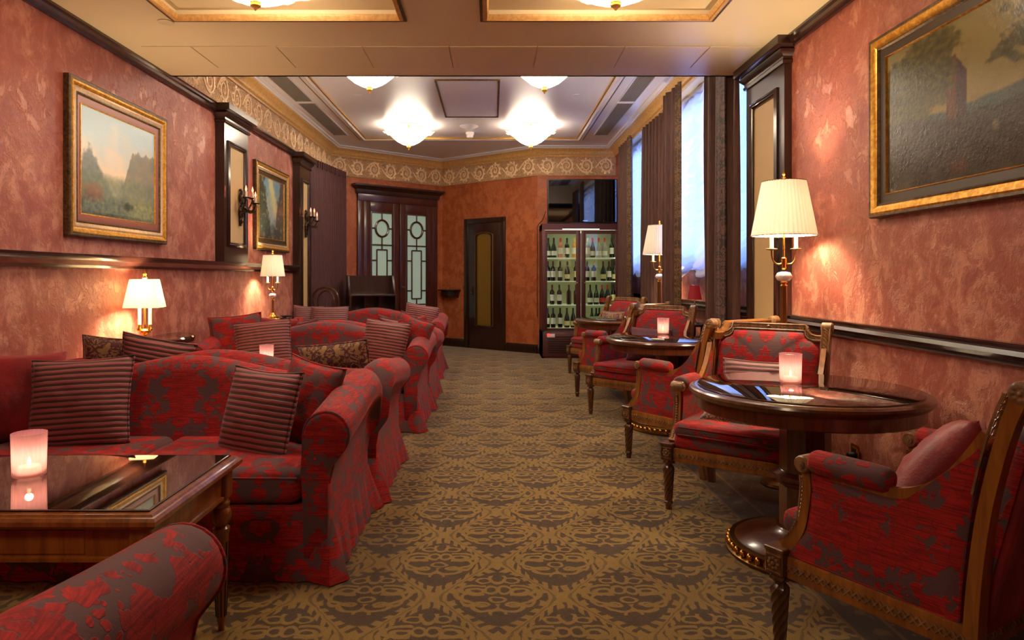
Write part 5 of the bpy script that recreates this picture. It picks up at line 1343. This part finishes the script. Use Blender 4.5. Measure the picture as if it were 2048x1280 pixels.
for r_, lst in rowsB.items():
    for n_, (zx, shp, gl, cp_, lb_) in enumerate(lst):
        x = (1080+zx/4.57-985)*10.62/1365; z = zs[r_]
        o = bpy.data.objects.new('wine_bottle', BM[shp].copy()); col.objects.link(o); o.location = (x, 10.60+.02*math.sin(zx), z+.0005)
        o.data.materials.clear(); o.data.materials.append(GL[gl])
        c_ = bpy.data.objects.new('capsule', BM[shp+'c'].copy()); col.objects.link(c_); c_.parent = o; c_.data.materials.append(CP[cp_])
        if lb_:
            l_ = bpy.data.objects.new('bottle_label', BM[shp+'l'].copy()); col.objects.link(l_); l_.parent = o; l_.data.materials.append(LB[lb_])
            l_.rotation_euler.z = .2*math.sin(zx*3)
        tag(o, '%s wine bottle with %s capsule, %s from the left on the %s cabinet shelf' % (GN[gl], CNm[cp_], ORD[n_], SHN[r_]), 'bottle', 'wine bottles in the lit cabinet')
# television
t = thing('television', (1.40, 10.62, 2.068), 'large black flat television on top of the wine cabinet', 'television')
MB().box(-.545, .545, 0, .05, .01, .70, .008).build('housing', M_BLACK, t, 30)
MB().box(-.528, .528, -.004, .002, .032, .685).build('screen', M_SCREEN, t, 0)
MB().box(-.20, .20, -.06, .12, -.006, .012, .004).build('stand', M_BLACK, t, 30)
MB().box(.006, .080, -.0055, -.004, .044, .056, .0005, 1).build('pale_emblem', M_CHROME, t, 0)
tag(MB().tube(smooth_path([(.86, 11.0, 2.3), (.80, 10.98, 2.15), (.735, 10.97, 2.08), (.72, 10.97, 1.98), (.725, 10.99, 1.6), (.72, 10.99, 1.2), (.722, 10.99, .6)], 5), .006, 6).build('power_cable', M_BLACK), 'thin dark cable running down beside the wine cabinet', 'cable')
# ================================================================ desk, bentwood chair, wall shelf, socket
t = thing('desk', (-1.86, 10.42, 0), 'dark wooden desk with raised sloping sides in front of the double door', 'desk', None, R(17))
side = [(-.36, 0), (.24, 0), (.24, 1.27), (.02, 1.27), (-.04, 1.25), (-.10, 1.17), (-.17, 1.07), (-.26, .99), (-.36, .96)]
for s in (-1, 1): MB().prism([(x, z) for x, z in side], -.014, .014, M=T(s*.335, 0, 0) @ RZ(PI/2)).build('side_panel', M_DARK, t, 30)
MB().box(-.325, .325, .20, .23, .0, 1.265).build('back_panel', M_DARK, t, 0)
MB().box(-.325, .325, -.33, .21, .955, .985, .003).build('writing_top', M_DARK, t, 30)
MB().box(-.325, .325, -.30, .20, .72, .745, .003).box(-.325, .325, -.31, -.28, .65, .72).build('inner_shelf', M_DARK, t, 30)
for x in (-.11, .11): MB().box(x-.006, x+.006, -.2, .20, .745, .955).build('divider', M_DARK, t, 0)
MB().box(-.325, .325, -.24, .20, .10, .13).build('lower_shelf', M_DARK, t, 0)
t = thing('bentwood_chair', (-2.22, 9.66, 0), 'brown bentwood chair with looped back beside the desk', 'chair', None, R(160))
# local: seat centre, backrest at y=+.2 side toward camera after turn
def loop(w0, w1, z0, z1, yb, lean): 
    pts = []
    for i in range(25):
        a = PI*i/24; x = -math.cos(a); 
        pts.append((x*w1, yb+lean, z1-.14+math.sin(a)*.14))
    lower = [(-w0, yb, z0), (-w0-.01, yb+lean*.3, z0+(z1-z0)*.35), (-w1, yb+lean*.75, z1-.22)]
    return smooth_path(lower+pts[::3]+[(-a, b, c) for a, b, c in lower[::-1]], 4)
MB().tube(loop(.15, .20, .50, 1.10, .17, .08), .015, 8).build('outer_loop', M_LEG, t)
MB().tube(loop(.09, .13, .50, 1.05, .17, .07), .012, 8).build('inner_loop', M_LEG, t)
MB().lathe([(.19, .47), (.205, .475), (.21, .49), (.205, .50), (.19, .505)], 32).build('seat', M_LEG, t)
for sx in (-1, 1):
    for sy in (-1, 1): MB().tube([(sx*.19, sy*.19, 0), (sx*.15, sy*.15, .30), (sx*.14, sy*.14, .475)], [.011, .014, .016], 8).build('leg', M_LEG, t)
MB().tube([(math.cos(a)*.17, math.sin(a)*.17, .22) for a in [2*PI*i/24 for i in range(24)]], .009, 6, closed=True).build('leg_ring', M_LEG, t)
loc, ang = wall_frame(B_, C_, .115)
t = thing('wall_shelf', (loc[0], loc[1], .87), 'small dark carved shelf on the orange wall beside the narrow door', 'shelf', None, ang)
MB().box(-.21, .21, -.16, -.002, .125, .15, .006).build('shelf_board', M_DARK, t, 30)
MB().box(-.17, .17, -.12, -.002, .03, .125, .012).build('apron', M_DARK, t, 30)
br = MB()
for s in (-1, 1): br.prism([(-.0, 0), (.11, .09), (.13, .125), (-.0, .125)], -.012, .012, M=T(s*.14, 0, 0) @ RZ(-PI/2))
br.build('bracket', M_DARK, t, 30)
t = thing('wall_socket', (XR-.001, 3.75, .276), 'brass wall socket with a dark plug beside the nearest round table', 'socket', None, -PI/2)
MB().box(-.042, .042, -.012, -.001, -.05, .05, .008, 2).build('face_plate', M_BRASS, t, 30)
MB().box(-.02, .02, -.014, -.010, -.03, .03, .003).build('outlet', M_BLACK, t, 30)
MB().lathe([(.018, 0), (.02, .01), (.017, .035), (.010, .04)], 12, T(-.0, -.012, -.01) @ RX(PI/2)).tube(smooth_path([(0, -.045, -.01), (.0, -.06, -.04), (-.01, -.045, -.12), (-.03, -.03, -.20), (-.09, -.03, -.262)], 5), .005, 6).build('plug', M_BLACK, t)
